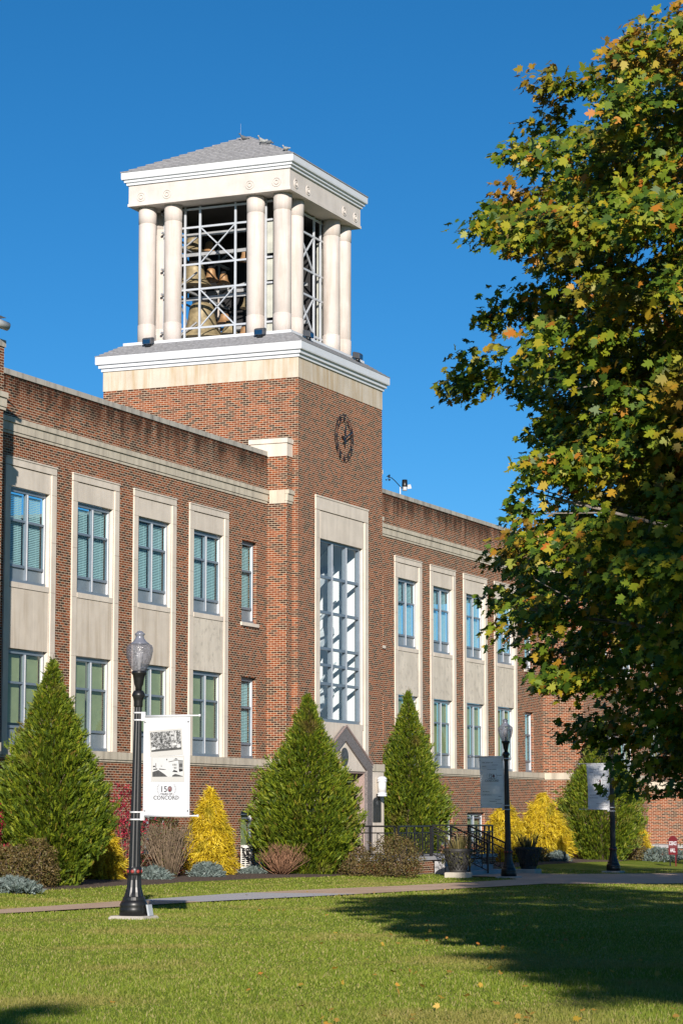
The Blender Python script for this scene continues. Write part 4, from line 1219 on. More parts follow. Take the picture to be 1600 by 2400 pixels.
# ------------------------------------------------------------------ sign
t = thing('hall_sign', (20.3, -6.3, gz(20.3, -6.3)), 'small maroon hall sign with peaked top and white letters at the right', 'sign')
SR = plain('maroon_sign_paint', (.13, .008, .014), .4, var=.05)
sx0, sy0, sz0 = 20.3, -6.3, gz(20.3, -6.3)
def ST(u, v, d=0.0): return (sx0-d, sy0-u, sz0+v)     # faces -X
def sprism(mb, poly, d0, d1):
    n_ = len(poly); b = len(mb.v)
    mb.v += [ST(u, v, d1) for u, v in poly]+[ST(u, v, d0) for u, v in poly]
    mb.f.append(tuple(b+i for i in reversed(range(n_)))); mb.f.append(tuple(b+n_+i for i in range(n_)))
    for i in range(n_):
        j = (i+1) % n_; mb.f.append((b+i, b+j, b+n_+j, b+n_+i))
    mb.sm += [False]*(n_+2)
m = MB(); sprism(m, [(-.17, .43), (.17, .43), (.17, 1.0), (.09, 1.10), (.05, 1.14), (-.05, 1.14), (-.09, 1.10), (-.17, 1.0)], -.03, .03); m.build('sign_panel', SR, t)
m = MB(); sprism(m, [(-.02, -.2), (.02, -.2), (.02, .43), (-.02, .43)], -.02, .02); m.xf(lambda p: (p[0], p[1]-.10, p[2])); m.build('post', SR, t)
m = MB(); sprism(m, [(-.02, -.2), (.02, -.2), (.02, .43), (-.02, .43)], -.02, .02); m.xf(lambda p: (p[0], p[1]+.12, p[2])); m.build('post', BLACK, t)
m = MB(); sprism(m, [(-.17, .715), (.17, .715), (.17, .722), (-.17, .722)], .0305, .032); m.build('divider', PHL, t)
for wd, v0, v1, hw in (('SCIENCE', .78, .93, .145), ('HALL', .52, .67, .10)):
    vs, fs, a0, a1, b0, b1 = text_mesh(wd, 1.0, .02)
    m = MB()
    for f in fs: m.face([ST(-hw+(vs[i][0]-a0)/(a1-a0)*2*hw, v0+(vs[i][1]-b0)/(b1-b0)*(v1-v0), .034) for i in f])
    m.build('sign_lettering', WHITE, t)

# ------------------------------------------------------------------ foliage
def leaf_obj(name, pos, u, v, tmpl, mat, parent, kind=None):
    """one mesh of flat leaves: pos (n,3), u/v in-plane axes already scaled, tmpl (k,2)"""
    n, k = len(pos), len(tmpl)
    T = np.asarray(tmpl, float)
    V = pos[:, None, :]+u[:, None, :]*T[None, :, 0, None]+v[:, None, :]*T[None, :, 1, None]
    if T.shape[1] == 3:
        w_ = np.cross(u, v); w_ /= (np.linalg.norm(w_, axis=1, keepdims=True)+1e-9); ln = np.linalg.norm(u, axis=1)[:, None]
        V = V+(w_*ln)[:, None, :]*T[None, :, 2, None]
    V = V.reshape(-1, 3)
    me = bpy.data.meshes.new(name)
    me.vertices.add(n*k); me.vertices.foreach_set('co', V.astype(np.float32).ravel())
    me.loops.add(n*k); me.loops.foreach_set('vertex_index', np.arange(n*k, dtype=np.int32))
    me.polygons.add(n); me.polygons.foreach_set('loop_start', np.arange(0, n*k, k, dtype=np.int32))
    me.update(calc_edges=True)
    me.materials.append(mat)
    o = bpy.data.objects.new(name, me); COL.objects.link(o)
    if parent is not None: put(o, parent)
    return o
def unit(a): return a/(np.linalg.norm(a, axis=1, keepdims=True)+1e-9)
def frames(R, d, nrm):
    """in-plane axes: length axis d, width axis perpendicular to nrm"""
    d = unit(d); s = unit(np.cross(nrm, d))
    return d, s

def lumpy(R, th, z, seed, amp):
    return 1+amp*(np.sin(3*th+seed)+np.sin(5*th+2.3*z+seed*2)+np.sin(2*th-3.1*z+seed*3)+np.sin(7*th+4*z))/2.5

FROND = [(0, 0), (.25, .09), (.24, .025), (.48, .15), (.46, .03), (.74, .13), (.70, .025), (1.0, 0), (.70, -.025), (.74, -.13), (.46, -.03), (.48, -.15), (.24, -.025), (.25, -.09)]
EV_P = ([0, .05, .12, .20, .30, .45, .6, .75, .87, .95, 1.0], [.42, .55, .72, .90, 1.0, .84, .62, .38, .20, .09, .02])
EVM = leaf_mat('arborvitae_green', [(0.0, (.040, .072, .008)), (0.4, (.10, .155, .011)), (0.72, (.18, .235, .014)), (0.95, (.27, .31, .022)), (1.0, (.28, .17, .04))], trans=.3, patch=((.20, .12, .05), 1.1, .62, .7))
def evergreen(x, y, H, R, seed, label, n=9000, base=0.0):
    z0 = gz(x, y)+base
    t = thing('evergreen_tree', (x, y, z0), label, 'evergreen', 'cone shaped evergreens along the front wall')
    rg = np.random.default_rng(int(seed))
    nb = n//34
    zb = rg.beta(1.2, 1.5, nb); tb = rg.uniform(0, 2*np.pi, nb); fb = rg.uniform(.76, 1.17, nb)*np.where(rg.random(nb) < .2, .88, 1)
    rb = np.interp(zb, *EV_P)*R*lumpy(R, tb, zb*5, seed, .15)*fb
    bdir = np.stack([np.cos(tb), np.sin(tb), np.zeros(nb)], 1)*rg.uniform(.6, 1.0, (nb, 1))+np.array([0, 0, 1.0])*rg.uniform(.5, 1.0, (nb, 1))+rg.normal(0, .16, (nb, 3))
    bdir = unit(bdir)
    tip = np.stack([x+rb*np.cos(tb), y+rb*np.sin(tb), z0+.06+zb*H*.95], 1)
    ix = rg.integers(0, nb, n)
    back = rg.random(n)**1.6*np.clip(rb[ix], .12, .75)
    pos = tip[ix]-bdir[ix]*back[:, None]*.75+rg.normal(0, 1, (n, 3))*(.035+.10*back)[:, None]
    pos[:, 2] = np.maximum(pos[:, 2], z0+.03)
    th = tb[ix]; out = np.stack([np.cos(th), np.sin(th), np.zeros(n)], 1); rad = rb[ix]
    k2 = int(n*.40)      # the rest fills the body evenly
    z2 = rg.beta(1.2, 1.55, k2); t2 = rg.uniform(0, 2*np.pi, k2)
    r2 = np.interp(z2, *EV_P)*R*lumpy(R, t2, z2*5, seed, .10)
    f2 = np.where(rg.random(k2) < .7, rg.uniform(.74, .97, k2), rg.uniform(.1, .75, k2))
    pos[:k2] = np.stack([x+r2*f2*np.cos(t2), y+r2*f2*np.sin(t2), z0+.04+z2*H*.95], 1)
    th[:k2] = t2; out[:k2] = np.stack([np.cos(t2), np.sin(t2), np.zeros(k2)], 1); rad[:k2] = r2
    bd = bdir[ix]; bd[:k2] = unit(out[:k2]*.8+np.array([0, 0, 1.0])*rg.uniform(.5, 1.1, (k2, 1)))
    d = unit(bd+rg.normal(0, .30, (n, 3)))
    nr = unit(np.cross(d, out)+rg.normal(0, .7, (n, 3))); s = unit(np.cross(nr, d))
    L = rg.uniform(.12, .25, (n, 1))*np.clip(.6+rad/R*.45, .5, 1)[:, None]
    leaf_obj('crown', pos-d*L*.35, d*L, s*L, FROND, EVM, t)
    m = MB(); m.tube([(x, y, z0-.1), (x, y, z0+H*.5), (x+.03, y, z0+H*.98)], [.11, .06, .008], 7)
    for k in range(60):
        zk = rg.uniform(.02, .94); a = rg.uniform(0, 6.28); rr = float(np.interp(zk, *EV_P))*R*.8
        m.tube([(x, y, z0+zk*H*.9), (x+rr*math.cos(a), y+rr*math.sin(a), z0+zk*H*.9+.25+rr*.35)], [.018, .006], 4)
    m.build('trunk', plain('pale_bark', (.17, .12, .085), .9, var=.3, nscale=12), t)
evergreen(-19.2, -2.3, 5.55, 1.46, 1.0, 'cone shaped evergreen left of the nearest lamp, by the left edge', 44000)
evergreen(-4.15, -2.2, 5.5, 1.64, 2.0, 'cone shaped evergreen hiding the left half of the tower doorway', 46000)
evergreen(8.6, -.3, 6.3, 1.42, 3.0, 'cone shaped evergreen behind the terrace railing right of the doorway', 38000)
evergreen(23.6, -2.5, 5.9, 1.70, 4.0, 'cone shaped evergreen behind the farthest lamp and its banner', 32000)

THREAD = [(0, .035), (.35, .05), (.7, .03), (1.0, 0), (.7, -.03), (.35, -.05), (0, -.035)]
YELM = leaf_mat('gold_threadleaf', [(0.0, (.30, .20, .012)), (0.35, (.56, .40, .018)), (0.75, (.74, .56, .022)), (1.0, (.80, .64, .06))], trans=.3, patch=((.24, .22, .02), 1.9, .54, .65))
def mound(name, x, y, H, R, seed, label, cat, mat, n, tmpl=THREAD, L=(.12, .26), droop=-.5, prof=None, group=None, sq_=1.0, stem=None, spread=.45, ry=None, tilt=(0, 0), wscale=1.0):
    z0 = gz(x, y)+.05
    t = thing(name, (x, y, z0), label, cat, group)
    rg = np.random.default_rng(int(seed*10))
    prof = prof or ([0, .2, .45, .7, .88, 1.0], [.82, 1.0, .86, .58, .32, .06])
    nb = max(20, n//38)
    zb = rg.beta(1.2, 1.3, nb); tb = rg.uniform(0, 2*np.pi, nb); fb = rg.uniform(.78, 1.12, nb)
    rb = np.interp(zb, *prof)*R*lumpy(R, tb, zb*6, seed, .13)*fb
    ry_ = (ry or R)/R
    tip = np.stack([x+rb*np.cos(tb), y+rb*np.sin(tb)*ry_, z0+zb*H*rg.uniform(.92, 1.04, nb)], 1)
    ix = rg.integers(0, nb, n); th = tb[ix]
    back = rg.random((n, 1))**1.5*np.clip(rb[ix], .08, .6)[:, None]
    out = np.stack([np.cos(th), np.sin(th), np.zeros(n)], 1)
    up_ = np.array([0, 0, 1.0])
    pos = tip[ix]-(out*.8+up_*.5)*back*.7+rg.normal(0, 1, (n, 3))*(.03+.13*back)*min(1, R/.6)
    pos[:, 2] = np.maximum(pos[:, 2], z0-.02)
    k2 = int(n*.45)
    z2 = rg.beta(1.2, 1.3, k2); t2 = rg.uniform(0, 2*np.pi, k2)
    r2 = np.interp(z2, *prof)*R*lumpy(R, t2, z2*6, seed, .13)*np.where(rg.random(k2) < .7, rg.uniform(.72, .95, k2), rg.uniform(.1, .72, k2))
    pos[:k2] = np.stack([x+r2*np.cos(t2), y+r2*np.sin(t2)*ry_, z0+z2*H*.96], 1); out[:k2] = np.stack([np.cos(t2), np.sin(t2), np.zeros(k2)], 1)
    d = unit(out*rg.uniform(.3, 1.0, (n, 1))+up_*(droop+rg.normal(0, .35, (n, 1)))+rg.normal(0, spread, (n, 3)))
    nr = unit(out+rg.normal(0, .6, (n, 3))); s = unit(np.cross(nr, d))
    ln = rg.uniform(*L, (n, 1))
    leaf_obj('foliage', pos-d*ln*.3, d*ln, s*ln*wscale, tmpl, mat, t)
    m = MB()
    for k in range(9):
        a = 2*math.pi*k/9+seed; rr = R*.55
        m.tube([(x+.05*math.cos(a), y+.05*math.sin(a), z0-.08), (x+rr*.5*math.cos(a), y+rr*.5*ry_*math.sin(a), z0+H*.4), (x+rr*math.cos(a)*.8, y+rr*.8*ry_*math.sin(a), z0+H*.72)], [.022, .015, .006], 5)
    m.build('stems', stem or plain('shrub_bark', (.16, .11, .075), .9, var=.3), t)
    return t
GY = 'gold threadleaf shrubs along the wall'
mound('gold_shrub', -14.3, -1.0, 1.55, .62, 1.1, 'gold shrub half shaded behind the left evergreen', 'shrub', YELM, 8000, group=GY, L=(.12, .24))
mound('gold_shrub', -7.6, -.75, 2.35, .78, 2.2, 'tall gold shrub beside the white banner and the air conditioner', 'shrub', YELM, 14000, group=GY)
mound('gold_shrub', 16.2, -1.1, 2.25, .95, 3.3, 'gold shrub behind the lamp beside the entrance steps', 'shrub', YELM, 12000, group=GY)
mound('gold_shrub', 19.9, -1.3, 2.5, 1.15, 4.4, 'largest gold shrub, left of the right hand evergreen', 'shrub', YELM, 24000, group=GY)
mound('gold_shrub', 26.8, -2.7, 1.95, .85, 5.5, 'gold shrub between the right hand evergreen and the maroon sign', 'shrub', YELM, 10000, group=GY)
mound('gold_shrub', 27.6, -3.1, .55, .62, 6.6, 'low gold tuft at the foot of the gold shrub by the sign', 'shrub', YELM, 1500, group=GY)

SMALL = [(0, 0), (.3, .2), (.65, .18), (1.0, 0), (.65, -.18), (.3, -.2)]
REDM = leaf_mat('burning_bush_red', [(0.0, (.06, .010, .016)), (0.4, (.20, .016, .030)), (0.75, (.42, .022, .055)), (1.0, (.60, .06, .10))], trans=.3)
DKG = leaf_mat('dull_olive_leaf', [(0.0, (.03, .028, .012)), (0.6, (.075, .07, .02)), (1.0, (.13, .13, .03))], trans=.2)
BRN = leaf_mat('bronze_boxwood_leaf', [(0.0, (.05, .035, .014)), (0.45, (.12, .085, .028)), (0.8, (.19, .13, .045)), (1.0, (.11, .13, .03))], trans=.2)
JUN = leaf_mat('blue_juniper_needle', [(0.0, (.075, .105, .095)), (0.6, (.15, .195, .18)), (1.0, (.25, .30, .28))], trans=.1)
OLV = leaf_mat('olive_shrub_leaf', [(0.0, (.05, .05, .015)), (0.6, (.10, .095, .028)), (1.0, (.15, .13, .05))], trans=.2)
TWG = leaf_mat('tan_twig', [(0.0, (.06, .04, .025)), (0.6, (.14, .10, .06)), (1.0, (.24, .18, .12))], trans=0)
RG = 'red burning bushes by the wall'
topheavy = ([0, .15, .35, .6, .85, 1.0], [.35, .5, .82, 1.0, .82, .25])
mound('burning_bush', -12.0, -.35, 2.55, .72, 7.1, 'red leaved bush just behind the nearest lamp post', 'shrub', REDM, 3600, tmpl=SMALL, L=(.05, .09), droop=.2, prof=topheavy, group=RG, spread=.9)
mound('burning_bush', -22.1, -2.0, 2.35, .75, 7.7, 'red leaved bush cut by the left edge of the photo', 'shrub', REDM, 3600, tmpl=SMALL, L=(.05, .09), droop=.2, prof=topheavy, group=RG, spread=.9)
mound('burning_bush', -9.3, -.1, 2.05, .85, 7.9, 'dark bush with a few red leaves under the white banner', 'shrub', leaf_mat('turning_leaf', [(0, (.03, .03, .012)), (.6, (.08, .085, .02)), (.84, (.13, .10, .03)), (.88, (.34, .02, .05)), (1, (.42, .04, .08))], trans=.25), 4200, tmpl=SMALL, L=(.05, .09), droop=.2, group=RG, spread=.9)

def twig_shrub(x, y, H, R, seed, label, n, mat, leaves=0, messy=0.0):
    z0 = gz(x, y)+.05
    t = thing('twiggy_shrub', (x, y, z0), label, 'shrub')
    rg = random.Random(seed); m = MB()
    for k in range(n):
        a = rg.uniform(0, 2*math.pi); r0 = rg.uniform(0, .3)*R; r1 = r0+rg.uniform(.2, 1.0)*R
        h = H*rg.uniform(.55, 1.0)
        p0 = (x+r0*math.cos(a), y+r0*math.sin(a), z0-.05); p2 = (x+r1*math.cos(a)+rg.uniform(-1, 1)*messy, y+r1*math.sin(a)+rg.uniform(-1, 1)*messy, z0+h*(1-rg.random()*messy))
        p1 = tuple((p0[i]+p2[i])/2+rg.uniform(-.06, .06) for i in range(3))
        m.tube([p0, p1, p2], [.011, .008, .004], 4)
        for b in range(3):
            f_ = rg.uniform(.4, .9); q = Vector(p1).lerp(Vector(p2), f_)
            m.tube([q, q+Vector((rg.uniform(-.16, .16), rg.uniform(-.16, .16), rg.uniform(.08, .22)))], [.006, .003], 3)
    m.build('stems', mat, t)
    if leaves:
        rg = np.random.default_rng(int(seed)); th = rg.uniform(0, 6.283, leaves); zz = rg.beta(2, 1.6, leaves); r = R*(.3+.7*zz)*np.sqrt(rg.random(leaves))
        pos = np.stack([x+r*np.cos(th), y+r*np.sin(th), z0+zz*H], 1); d = unit(rg.normal(0, 1, (leaves, 3))); s = unit(np.cross(d, rg.normal(0, 1, (leaves, 3))))
        L = rg.uniform(.03, .06, (leaves, 1)); leaf_obj('foliage', pos, d*L, s*L, SMALL, DKG, t)
BARK = plain('tan_twigs', (.20, .145, .095), .9, var=.35, nscale=8)
twig_shrub(-11.3, -1.35, 1.45, .68, 31, 'brown twiggy shrub with bare upright stems under the white banner', 190, BARK, leaves=1500)
twig_shrub(-12.9, -1.0, 1.5, .75, 33, 'sparse shrub of long bare stems behind the nearest lamp post', 22, BARK)
twig_shrub(-5.75, -2.1, .95, .36, 32, 'dead brown branches at the foot of the evergreen by the air conditioner', 150, plain('dead_brown', (.24, .125, .07), .9, var=.5, nscale=8), messy=.45)

HP = ([0, .3, .6, .85, 1.0], [.9, 1.0, .95, .72, .25])
HG = 'bronze boxwood mounds in the bed'
mound('boxwood', -22.3, -3.1, .95, .62, 8.1, 'bronze boxwood mound at the left edge in front of the evergreen', 'shrub', BRN, 4200, tmpl=SMALL, L=(.04, .075), droop=.3, prof=HP, group=HG, spread=1.0)
mound('boxwood', -21.0, -3.0, 1.10, .55, 8.2, 'bronze boxwood mound tucked against the left evergreen', 'shrub', BRN, 4200, tmpl=SMALL, L=(.04, .075), droop=.3, prof=HP, group=HG, spread=1.0)
mound('boxwood', -3.5, -3.3, .95, .62, 8.4, 'bronze boxwood mound at the foot of the doorway evergreen', 'shrub', BRN, 4200, tmpl=SMALL, L=(.04, .075), droop=.3, prof=HP, group=HG, spread=1.0)
mound('boxwood', -2.35, -4.2, 1.20, .85, 8.5, 'wide bronze boxwood mound beside the entrance terrace', 'shrub', BRN, 6500, tmpl=SMALL, L=(.04, .075), droop=.3, prof=HP, group=HG, spread=1.0)
mound('boxwood', 25.6, -3.2, .95, .55, 8.6, 'small bronze boxwood mound right of the farthest lamp base', 'shrub', BRN, 2600, tmpl=SMALL, L=(.05, .09), droop=.3, prof=HP, group=HG, spread=1.0)
mound('boxwood', 17.8, -1.9, .55, .4, 8.7, 'low bronze boxwood mound before the gold shrubs', 'shrub', BRN, 1500, tmpl=SMALL, L=(.05, .08), droop=.3, prof=HP, group=HG, spread=1.0)
mound('olive_shrub', 24.2, -6.3, 1.35, .65, 8.8, 'upright olive shrub cut by the right edge beside the maroon sign', 'shrub', OLV, 3600, tmpl=SMALL, L=(.06, .11), droop=.6, prof=HP, spread=.8)
JG = 'low blue junipers in the bed'
JP = ([0, .4, .8, 1.0], [1.0, .9, .55, .1])
for jx, jy, jr, jh, lb in ((-23.2, -3.7, .62, .28, 'low blue juniper at the left edge in front of the boxwood'), (-13.2, -1.9, .48, .3, 'low blue juniper just right of the nearest lamp foot'),
                           (-9.9, -1.8, .50, .38, 'low blue juniper between the twiggy shrub and the gold shrub'), (-5.6, -1.1, .34, .17, 'low blue juniper in front of the air conditioner'),
                           (26.2, -4.0, .95, .50, 'wide blue juniper left of the low gold tuft'), (30.2, -4.1, .95, .36, 'low blue juniper under the maroon sign'), (18.9, -2.2, .5, .36, 'low blue juniper in front of the largest gold shrub')):
    mound('blue_juniper', jx, jy, jh, jr, jx*.37+9, lb, 'juniper', JUN, 2200, tmpl=FROND, L=(.10, .2), droop=.5, prof=JP, group=JG, spread=.6)

# planters flanking the steps
CLAY = plain('dark_lattice_urn', (.03, .028, .027), .6, var=.3)
def planter(x, y, label, seed):
    z0 = gz(x, y)+.03
    t = thing('stone_planter', (x, y, z0), label, 'planter', 'planters flanking the entrance steps')
    m = MB(); m.bevbox(x-.33, x+.33, y-.33, y+.33, z0-.05, z0+.14, .02); m.build('plinth', CONC, t)
    m = MB(); m.lathe([(.24, .14), (.26, .17), (.25, .2), (.33, .45), (.42, .72), (.45, .78), (.45, .84), (.40, .84), (.38, .74), (.001, .74)], (x, y, z0), 26)
    for k in range(18):
        a, b = 2*math.pi*k/18, 2*math.pi*(k+1.6)/18
        for s_ in (1, -1):
            m.tube([(x+.268*math.cos(s_*a), y+.268*math.sin(s_*a), z0+.22), (x+.42*math.cos(s_*b), y+.42*math.sin(s_*b), z0+.70)], .012, 4)
    m.build('pot', CLAY, t)
    rg = np.random.default_rng(int(seed)); n = 90
    th = rg.uniform(0, 6.283, n); rr = rg.uniform(0, .3, n)
    pos = np.stack([x+rr*np.cos(th), y+rr*np.sin(th), np.full(n, z0+.74)], 1)
    m = MB()
    for k in range(n):
        L = rg.uniform(.4, .85); a = th[k]; o = rg.uniform(.15, .5)
        p = Vector(pos[k]); e = p+Vector((o*math.cos(a), o*math.sin(a), L*rg.uniform(.45, .85))); mid = p.lerp(e, .55)+Vector((0, 0, .14))
        w2 = Vector((-math.sin(a), math.cos(a), 0))*.013
        m.face([p-w2, p+w2, mid+w2, mid-w2]); m.face([mid-w2, mid+w2, e])
    m.build('spiky_grass', leaf_mat('planter_blade', [(0, (.06, .06, .02)), (.6, (.20, .16, .06)), (1, (.36, .28, .12))], trans=.2), t)
    n = 500; th = rg.uniform(0, 6.283, n); rr = .3+.25*rg.random(n)
    pos = np.stack([x+rr*np.cos(th), y+rr*np.sin(th), z0+.82-rg.random(n)*.45*(rr > .42)], 1)
    d = unit(rg.normal(0, 1, (n, 3))+np.array([0, 0, -.5])); s = unit(np.cross(d, rg.normal(0, 1, (n, 3)))); L = rg.uniform(.05, .1, (n, 1))
    leaf_obj('trailing_leaves', pos, d*L, s*L, SMALL, DKG, t)
planter(-.1, -5.35, 'dark planter with spiky grass left of the entrance steps', 41)
planter(6.4, -5.35, 'dark planter with trailing leaves right of the entrance steps', 42)

# ------------------------------------------------------------------ maples
MAPLE = [(0, 0), (-.05, .33), (.13, .25), (.24, .52), (.33, .28), (.54, .57), (.55, .17), (.72, .21), (1.0, 0), (.72, -.21), (.55, -.17), (.54, -.57), (.33, -.28), (.24, -.52), (.13, -.25), (-.05, -.33)]
MAPLE3 = [(a, b, -.30*abs(b)+.07*math.sin(a*7)-.16*a*a) for a, b in MAPLE]
MAPM = leaf_mat('turning_maple_leaf', [(0.0, (.032, .070, .009)), (0.32, (.075, .135, .012)), (0.60, (.165, .215, .014)), (0.82, (.28, .275, .016)), (0.94, (.40, .27, .02)), (1.0, (.42, .13, .02))], trans=.22, rough=.5, spec=.3, patch=((.42, .19, .025), .6, .57, .6, .036))
MBARK = plain('grey_maple_bark', (.24, .21, .18), .9, var=.35, nscale=7, bump=.8, bscale=14)
def maple(s, l, prof, seed, label, nclus, per, size, ninner, csc=1.0, gap=1.35, tier=.56, group='maples on the lawn'):
    x, y = cam2w(s, l); z0 = gz(x, y)
    t = thing('maple_tree', (x, y, z0), label, 'tree', group)
    rg = np.random.default_rng(int(seed))
    Zp, Rp = prof
    zlo, zhi = Zp[0], Zp[-1]
    # tiers of boughs, each a flat drooping spray of leaf clusters with gaps in between
    C_, TH = [], []
    h = zlo+.15; face_a = math.atan2(ca, -sa)+.3
    while h < zhi-.1:
        Rh = float(np.interp(h, Zp, Rp)); na = max(3, int(2*math.pi*Rh/gap)); a0 = rg.uniform(0, 6.28)
        for q in range(na):
            a = a0+2*math.pi*q/na+rg.normal(0, .35/na*3)
            dev = abs((a-face_a+math.pi) % (2*math.pi)-math.pi)
            if rg.random() < .10: continue
            hh = h+rg.normal(0, .16); tipr = float(np.interp(hh, Zp, Rp))*rg.uniform(.90, 1.06)
            kk = nclus if dev < 1.75 else max(4, nclus//2)
            ln_ = min(tipr, 2.6)
            for _ in range(kk):
                f = math.sqrt(rg.random()); r = max(.05, tipr-.2-ln_*(1-f)); lat = rg.normal(0, .42)*(1.15-.7*f)
                zc_ = hh+rg.normal(0, .12)-.38*max(0, f-.55)+.10*abs(lat)
                C_.append((x+r*math.cos(a)-lat*math.sin(a), y+r*math.sin(a)+lat*math.cos(a), max(zlo-.15, zc_))); TH.append(a)
        h += tier
    for _ in range(ninner):
        hh = rg.uniform(zlo+.6, zhi-1); a = rg.uniform(0, 6.28); r = float(np.interp(hh, Zp, Rp))*rg.uniform(.2, .6)
        C_.append((x+r*math.cos(a), y+r*math.sin(a), hh)); TH.append(a)
    cen = np.array(C_); th = np.array(TH); nclus = len(cen)
    csz = rg.uniform(.20, .36, nclus)*csc
    cr = np.hypot(cen[:, 0]-x, cen[:, 1]-y)
    out = np.stack([np.cos(th), np.sin(th), np.zeros(nclus)], 1)
    idx = np.repeat(np.arange(nclus), per); n = len(idx)
    loc = rg.normal(0, 1, (n, 3)); loc = loc/np.linalg.norm(loc, axis=1, keepdims=True)*(rg.random((n, 1))**.45)
    loc[:, 2] *= .62
    loc = loc*csz[idx][:, None]
    # the outer side of each spray hangs a little
    od = (loc*out[idx]).sum(1)
    loc[:, 2] -= .25*np.clip(od, 0, 1)
    pos = cen[idx]+loc
    d = unit(out[idx]*.7+np.array([0, 0, -.55])+loc*.8+rg.normal(0, .55, (n, 3)))
    nr = unit(np.array([0, 0, .6])+out[idx]*.55+np.array([-.35, -.2, .1])+rg.normal(0, .42, (n, 3))); sd = unit(np.cross(nr, d))
    L = size*rg.uniform(.55, 1.14, (n, 1))
    leaf_obj('crown', pos, d*L, sd*L, MAPLE3, MAPM, t)
    m = MB()
    top = zhi*.86
    m.tube([(x, y, z0-.2), (x+.05, y, z0+.5), (x, y+.08, 3), (x-.1, y, 6), (x+.05, y-.05, 10), (x, y, top)], [.42, .33, .29, .23, .13, .03], 14)
    m.build('trunk', MBARK, t)
    m = MB()
    for k in rg.choice(nclus, min(230, nclus), replace=False):
        c = cen[k]; zb = max(1.7, c[2]*.62-.3); r = float(cr[k])
        p0 = Vector((x, y, zb)); p3 = Vector(c)
        p1 = p0.lerp(p3, .35)+Vector((0, 0, .25*r*.3)); p2 = p0.lerp(p3, .72)+Vector((0, 0, .12*r*.3))
        a = .018+.007*r
        m.tube([p0, p1, p2, p3], [a, a*.65, a*.36, .008], 6)
        for b in range(3):
            e = p3+Vector(rg.normal(0, .14, 3)); m.tube([p2.lerp(p3, .5), e], [.010, .004], 4)
    m.build('limbs', MBARK, t)
    return t
prof1 = ([1.75, 2.0, 2.4, 2.9, 3.3, 3.6, 4.05, 4.5, 4.9, 5.3, 5.65, 6.1, 6.7, 7.2, 8.0, 8.35, 8.6, 9.1, 9.5, 9.9, 11, 13, 15.5, 18.3],
         [4.15, 4.8, 5.1, 5.65, 5.95, 6.1, 6.3, 6.55, 6.2, 5.7, 6.2, 6.55, 6.6, 6.5, 6.25, 6.2, 5.75, 5.55, 4.5, 3.2, 2.6, 2.1, 1.4, .3])
maple(24.6, 7.6, prof1, 77, 'big maple with green and orange leaves filling the right side', 15, 46, .104, 420)
prof2 = ([5.5, 6.5, 8, 10, 11.5, 12.8, 13.6], [3.0, 4.6, 5.3, 5.2, 4.4, 2.8, .6])
maple(52, 10.2, prof2, 78, 'tall maple farther back, hidden behind the big maple', 8, 62, .19, 60, csc=1.7, gap=2.0, tier=.9)
prof3 = ([7.7, 8.7, 10.5, 12.5, 14.1, 15.3], [2.8, 4.2, 4.7, 4.4, 3.1, .6])
maple(-5, 8.2, prof3, 79, 'tall maple standing behind the viewpoint on the right, shading the lawn', 8, 62, .17, 60, csc=1.7, gap=1.8, tier=.7)
prof4 = ([4.2, 5, 6.5, 8, 9], [1.8, 2.6, 3.0, 2.2, .5])
maple(-6.5, -1.5, prof4, 80, 'maple standing behind the viewpoint on the left', 8, 60, .17, 40, csc=1.7, gap=1.8, tier=.7)

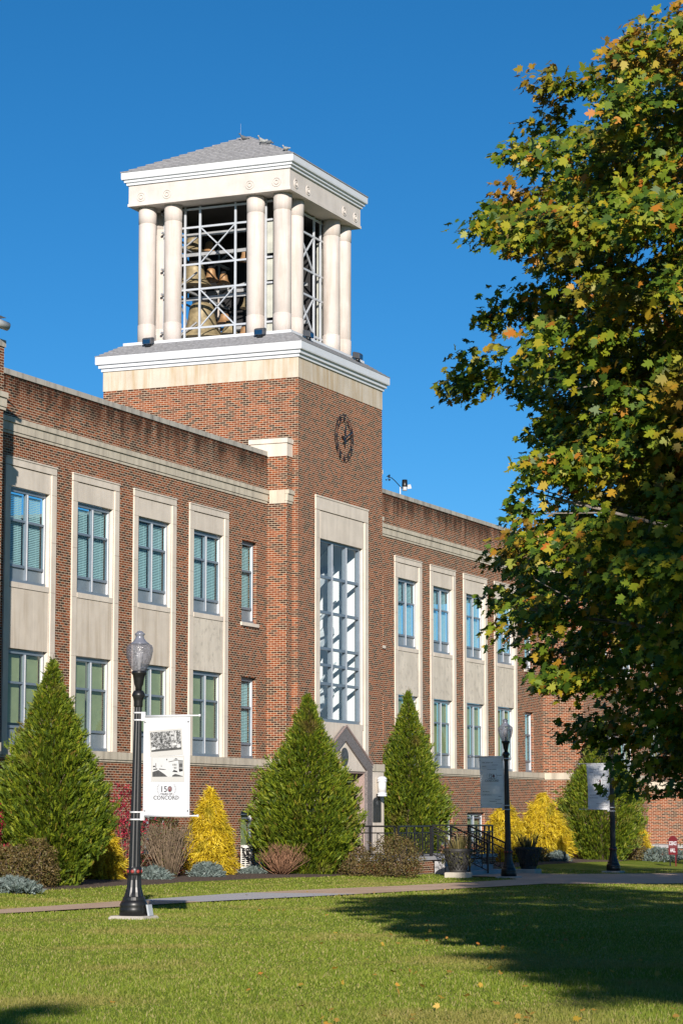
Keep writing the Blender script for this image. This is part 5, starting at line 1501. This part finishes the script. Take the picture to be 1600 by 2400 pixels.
# ------------------------------------------------------------------ grass blades and fallen leaves
rg = np.random.default_rng(9)
n = 540000
s_ = 14.0*np.exp(rg.random(n)*math.log(86/14.0)); l_ = (rg.random(n)-.5)*2*.19*s_
X = CX+ca*s_+sa*l_; Y = CY+sa*s_-ca*l_
nearI = np.interp(X, [p[0] for p in NEAR], [p[1] for p in NEAR]); farI = np.interp(X, [p[0] for p in FAR], [p[1] for p in FAR])
keep = ~((X < -7) & (Y > nearI+.02) & (Y < farI-.02)) & (Y < np.where(X < 9, -3.25, -3.05))
right = (X >= -7.3)
inp = np.zeros(n, bool); ii = np.where(right)[0]
for i in ii: inp[i] = poly_in(PLAZA, X[i], Y[i])
keep &= ~inp
X, Y, s_ = X[keep], Y[keep], s_[keep]; n = len(X)
G = np.array([gz(a, b) for a, b in zip(X, Y)])
pos = np.stack([X, Y, G-.006], 1)
d = unit(np.array([0, 0, 1.0])+rg.normal(0, .42, (n, 3))); sd = unit(np.cross(d, rg.normal(0, 1, (n, 3))))
pn = np.sin(X*1.1+.7*Y)+np.sin(.63*Y-1.9*X+2)+np.sin(2.3*Y+X*.4)
L = (rg.uniform(.022, .050, n)*(1+.12*pn))[:, None]
wd = (rg.uniform(.00022, .00042, n)*np.maximum(s_, 18))[:, None]
BL = [(0, 1), (.6, .8), (1, 0), (.6, -.8), (0, -1)]
GRM = leaf_mat('grass_blade', [(0.0, (.11, .165, .015)), (0.45, (.195, .260, .025)), (0.82, (.29, .335, .046)), (0.92, (.40, .34, .13)), (1.0, (.47, .39, .19))], trans=.35, rough=.6, spec=.25, patch=((.34, .27, .09), .38, .52, .6))
o = leaf_obj('grass', pos, d*L, sd*wd*.5, BL, GRM, None)
tag(o, 'short mown grass of the front lawn', 'grass', kind='stuff')
n = 240
s_ = 16*np.exp(rg.random(n)*math.log(58/16)); l_ = np.clip(rg.normal(.055, .05, n), -.12, .16)*s_
X = CX+ca*s_+sa*l_; Y = CY+sa*s_-ca*l_
pos = np.stack([X, Y, np.array([gz(a, b) for a, b in zip(X, Y)])+.055], 1)
d = unit(rg.normal(0, 1, (n, 3))*np.array([1, 1, .35])); nr = unit(np.array([0, 0, 1.0])+rg.normal(0, .4, (n, 3))); sd = unit(np.cross(nr, d))
L = rg.uniform(.04, .068, (n, 1))
o = leaf_obj('fallen_leaves', pos, d*L, sd*L, MAPLE3, leaf_mat('fallen_leaf', [(0, (.30, .17, .04)), (.6, (.55, .36, .05)), (1, (.52, .20, .04))], trans=.2), None)
tag(o, 'scattered yellow and orange leaves lying on the lawn', 'leaves', kind='stuff')
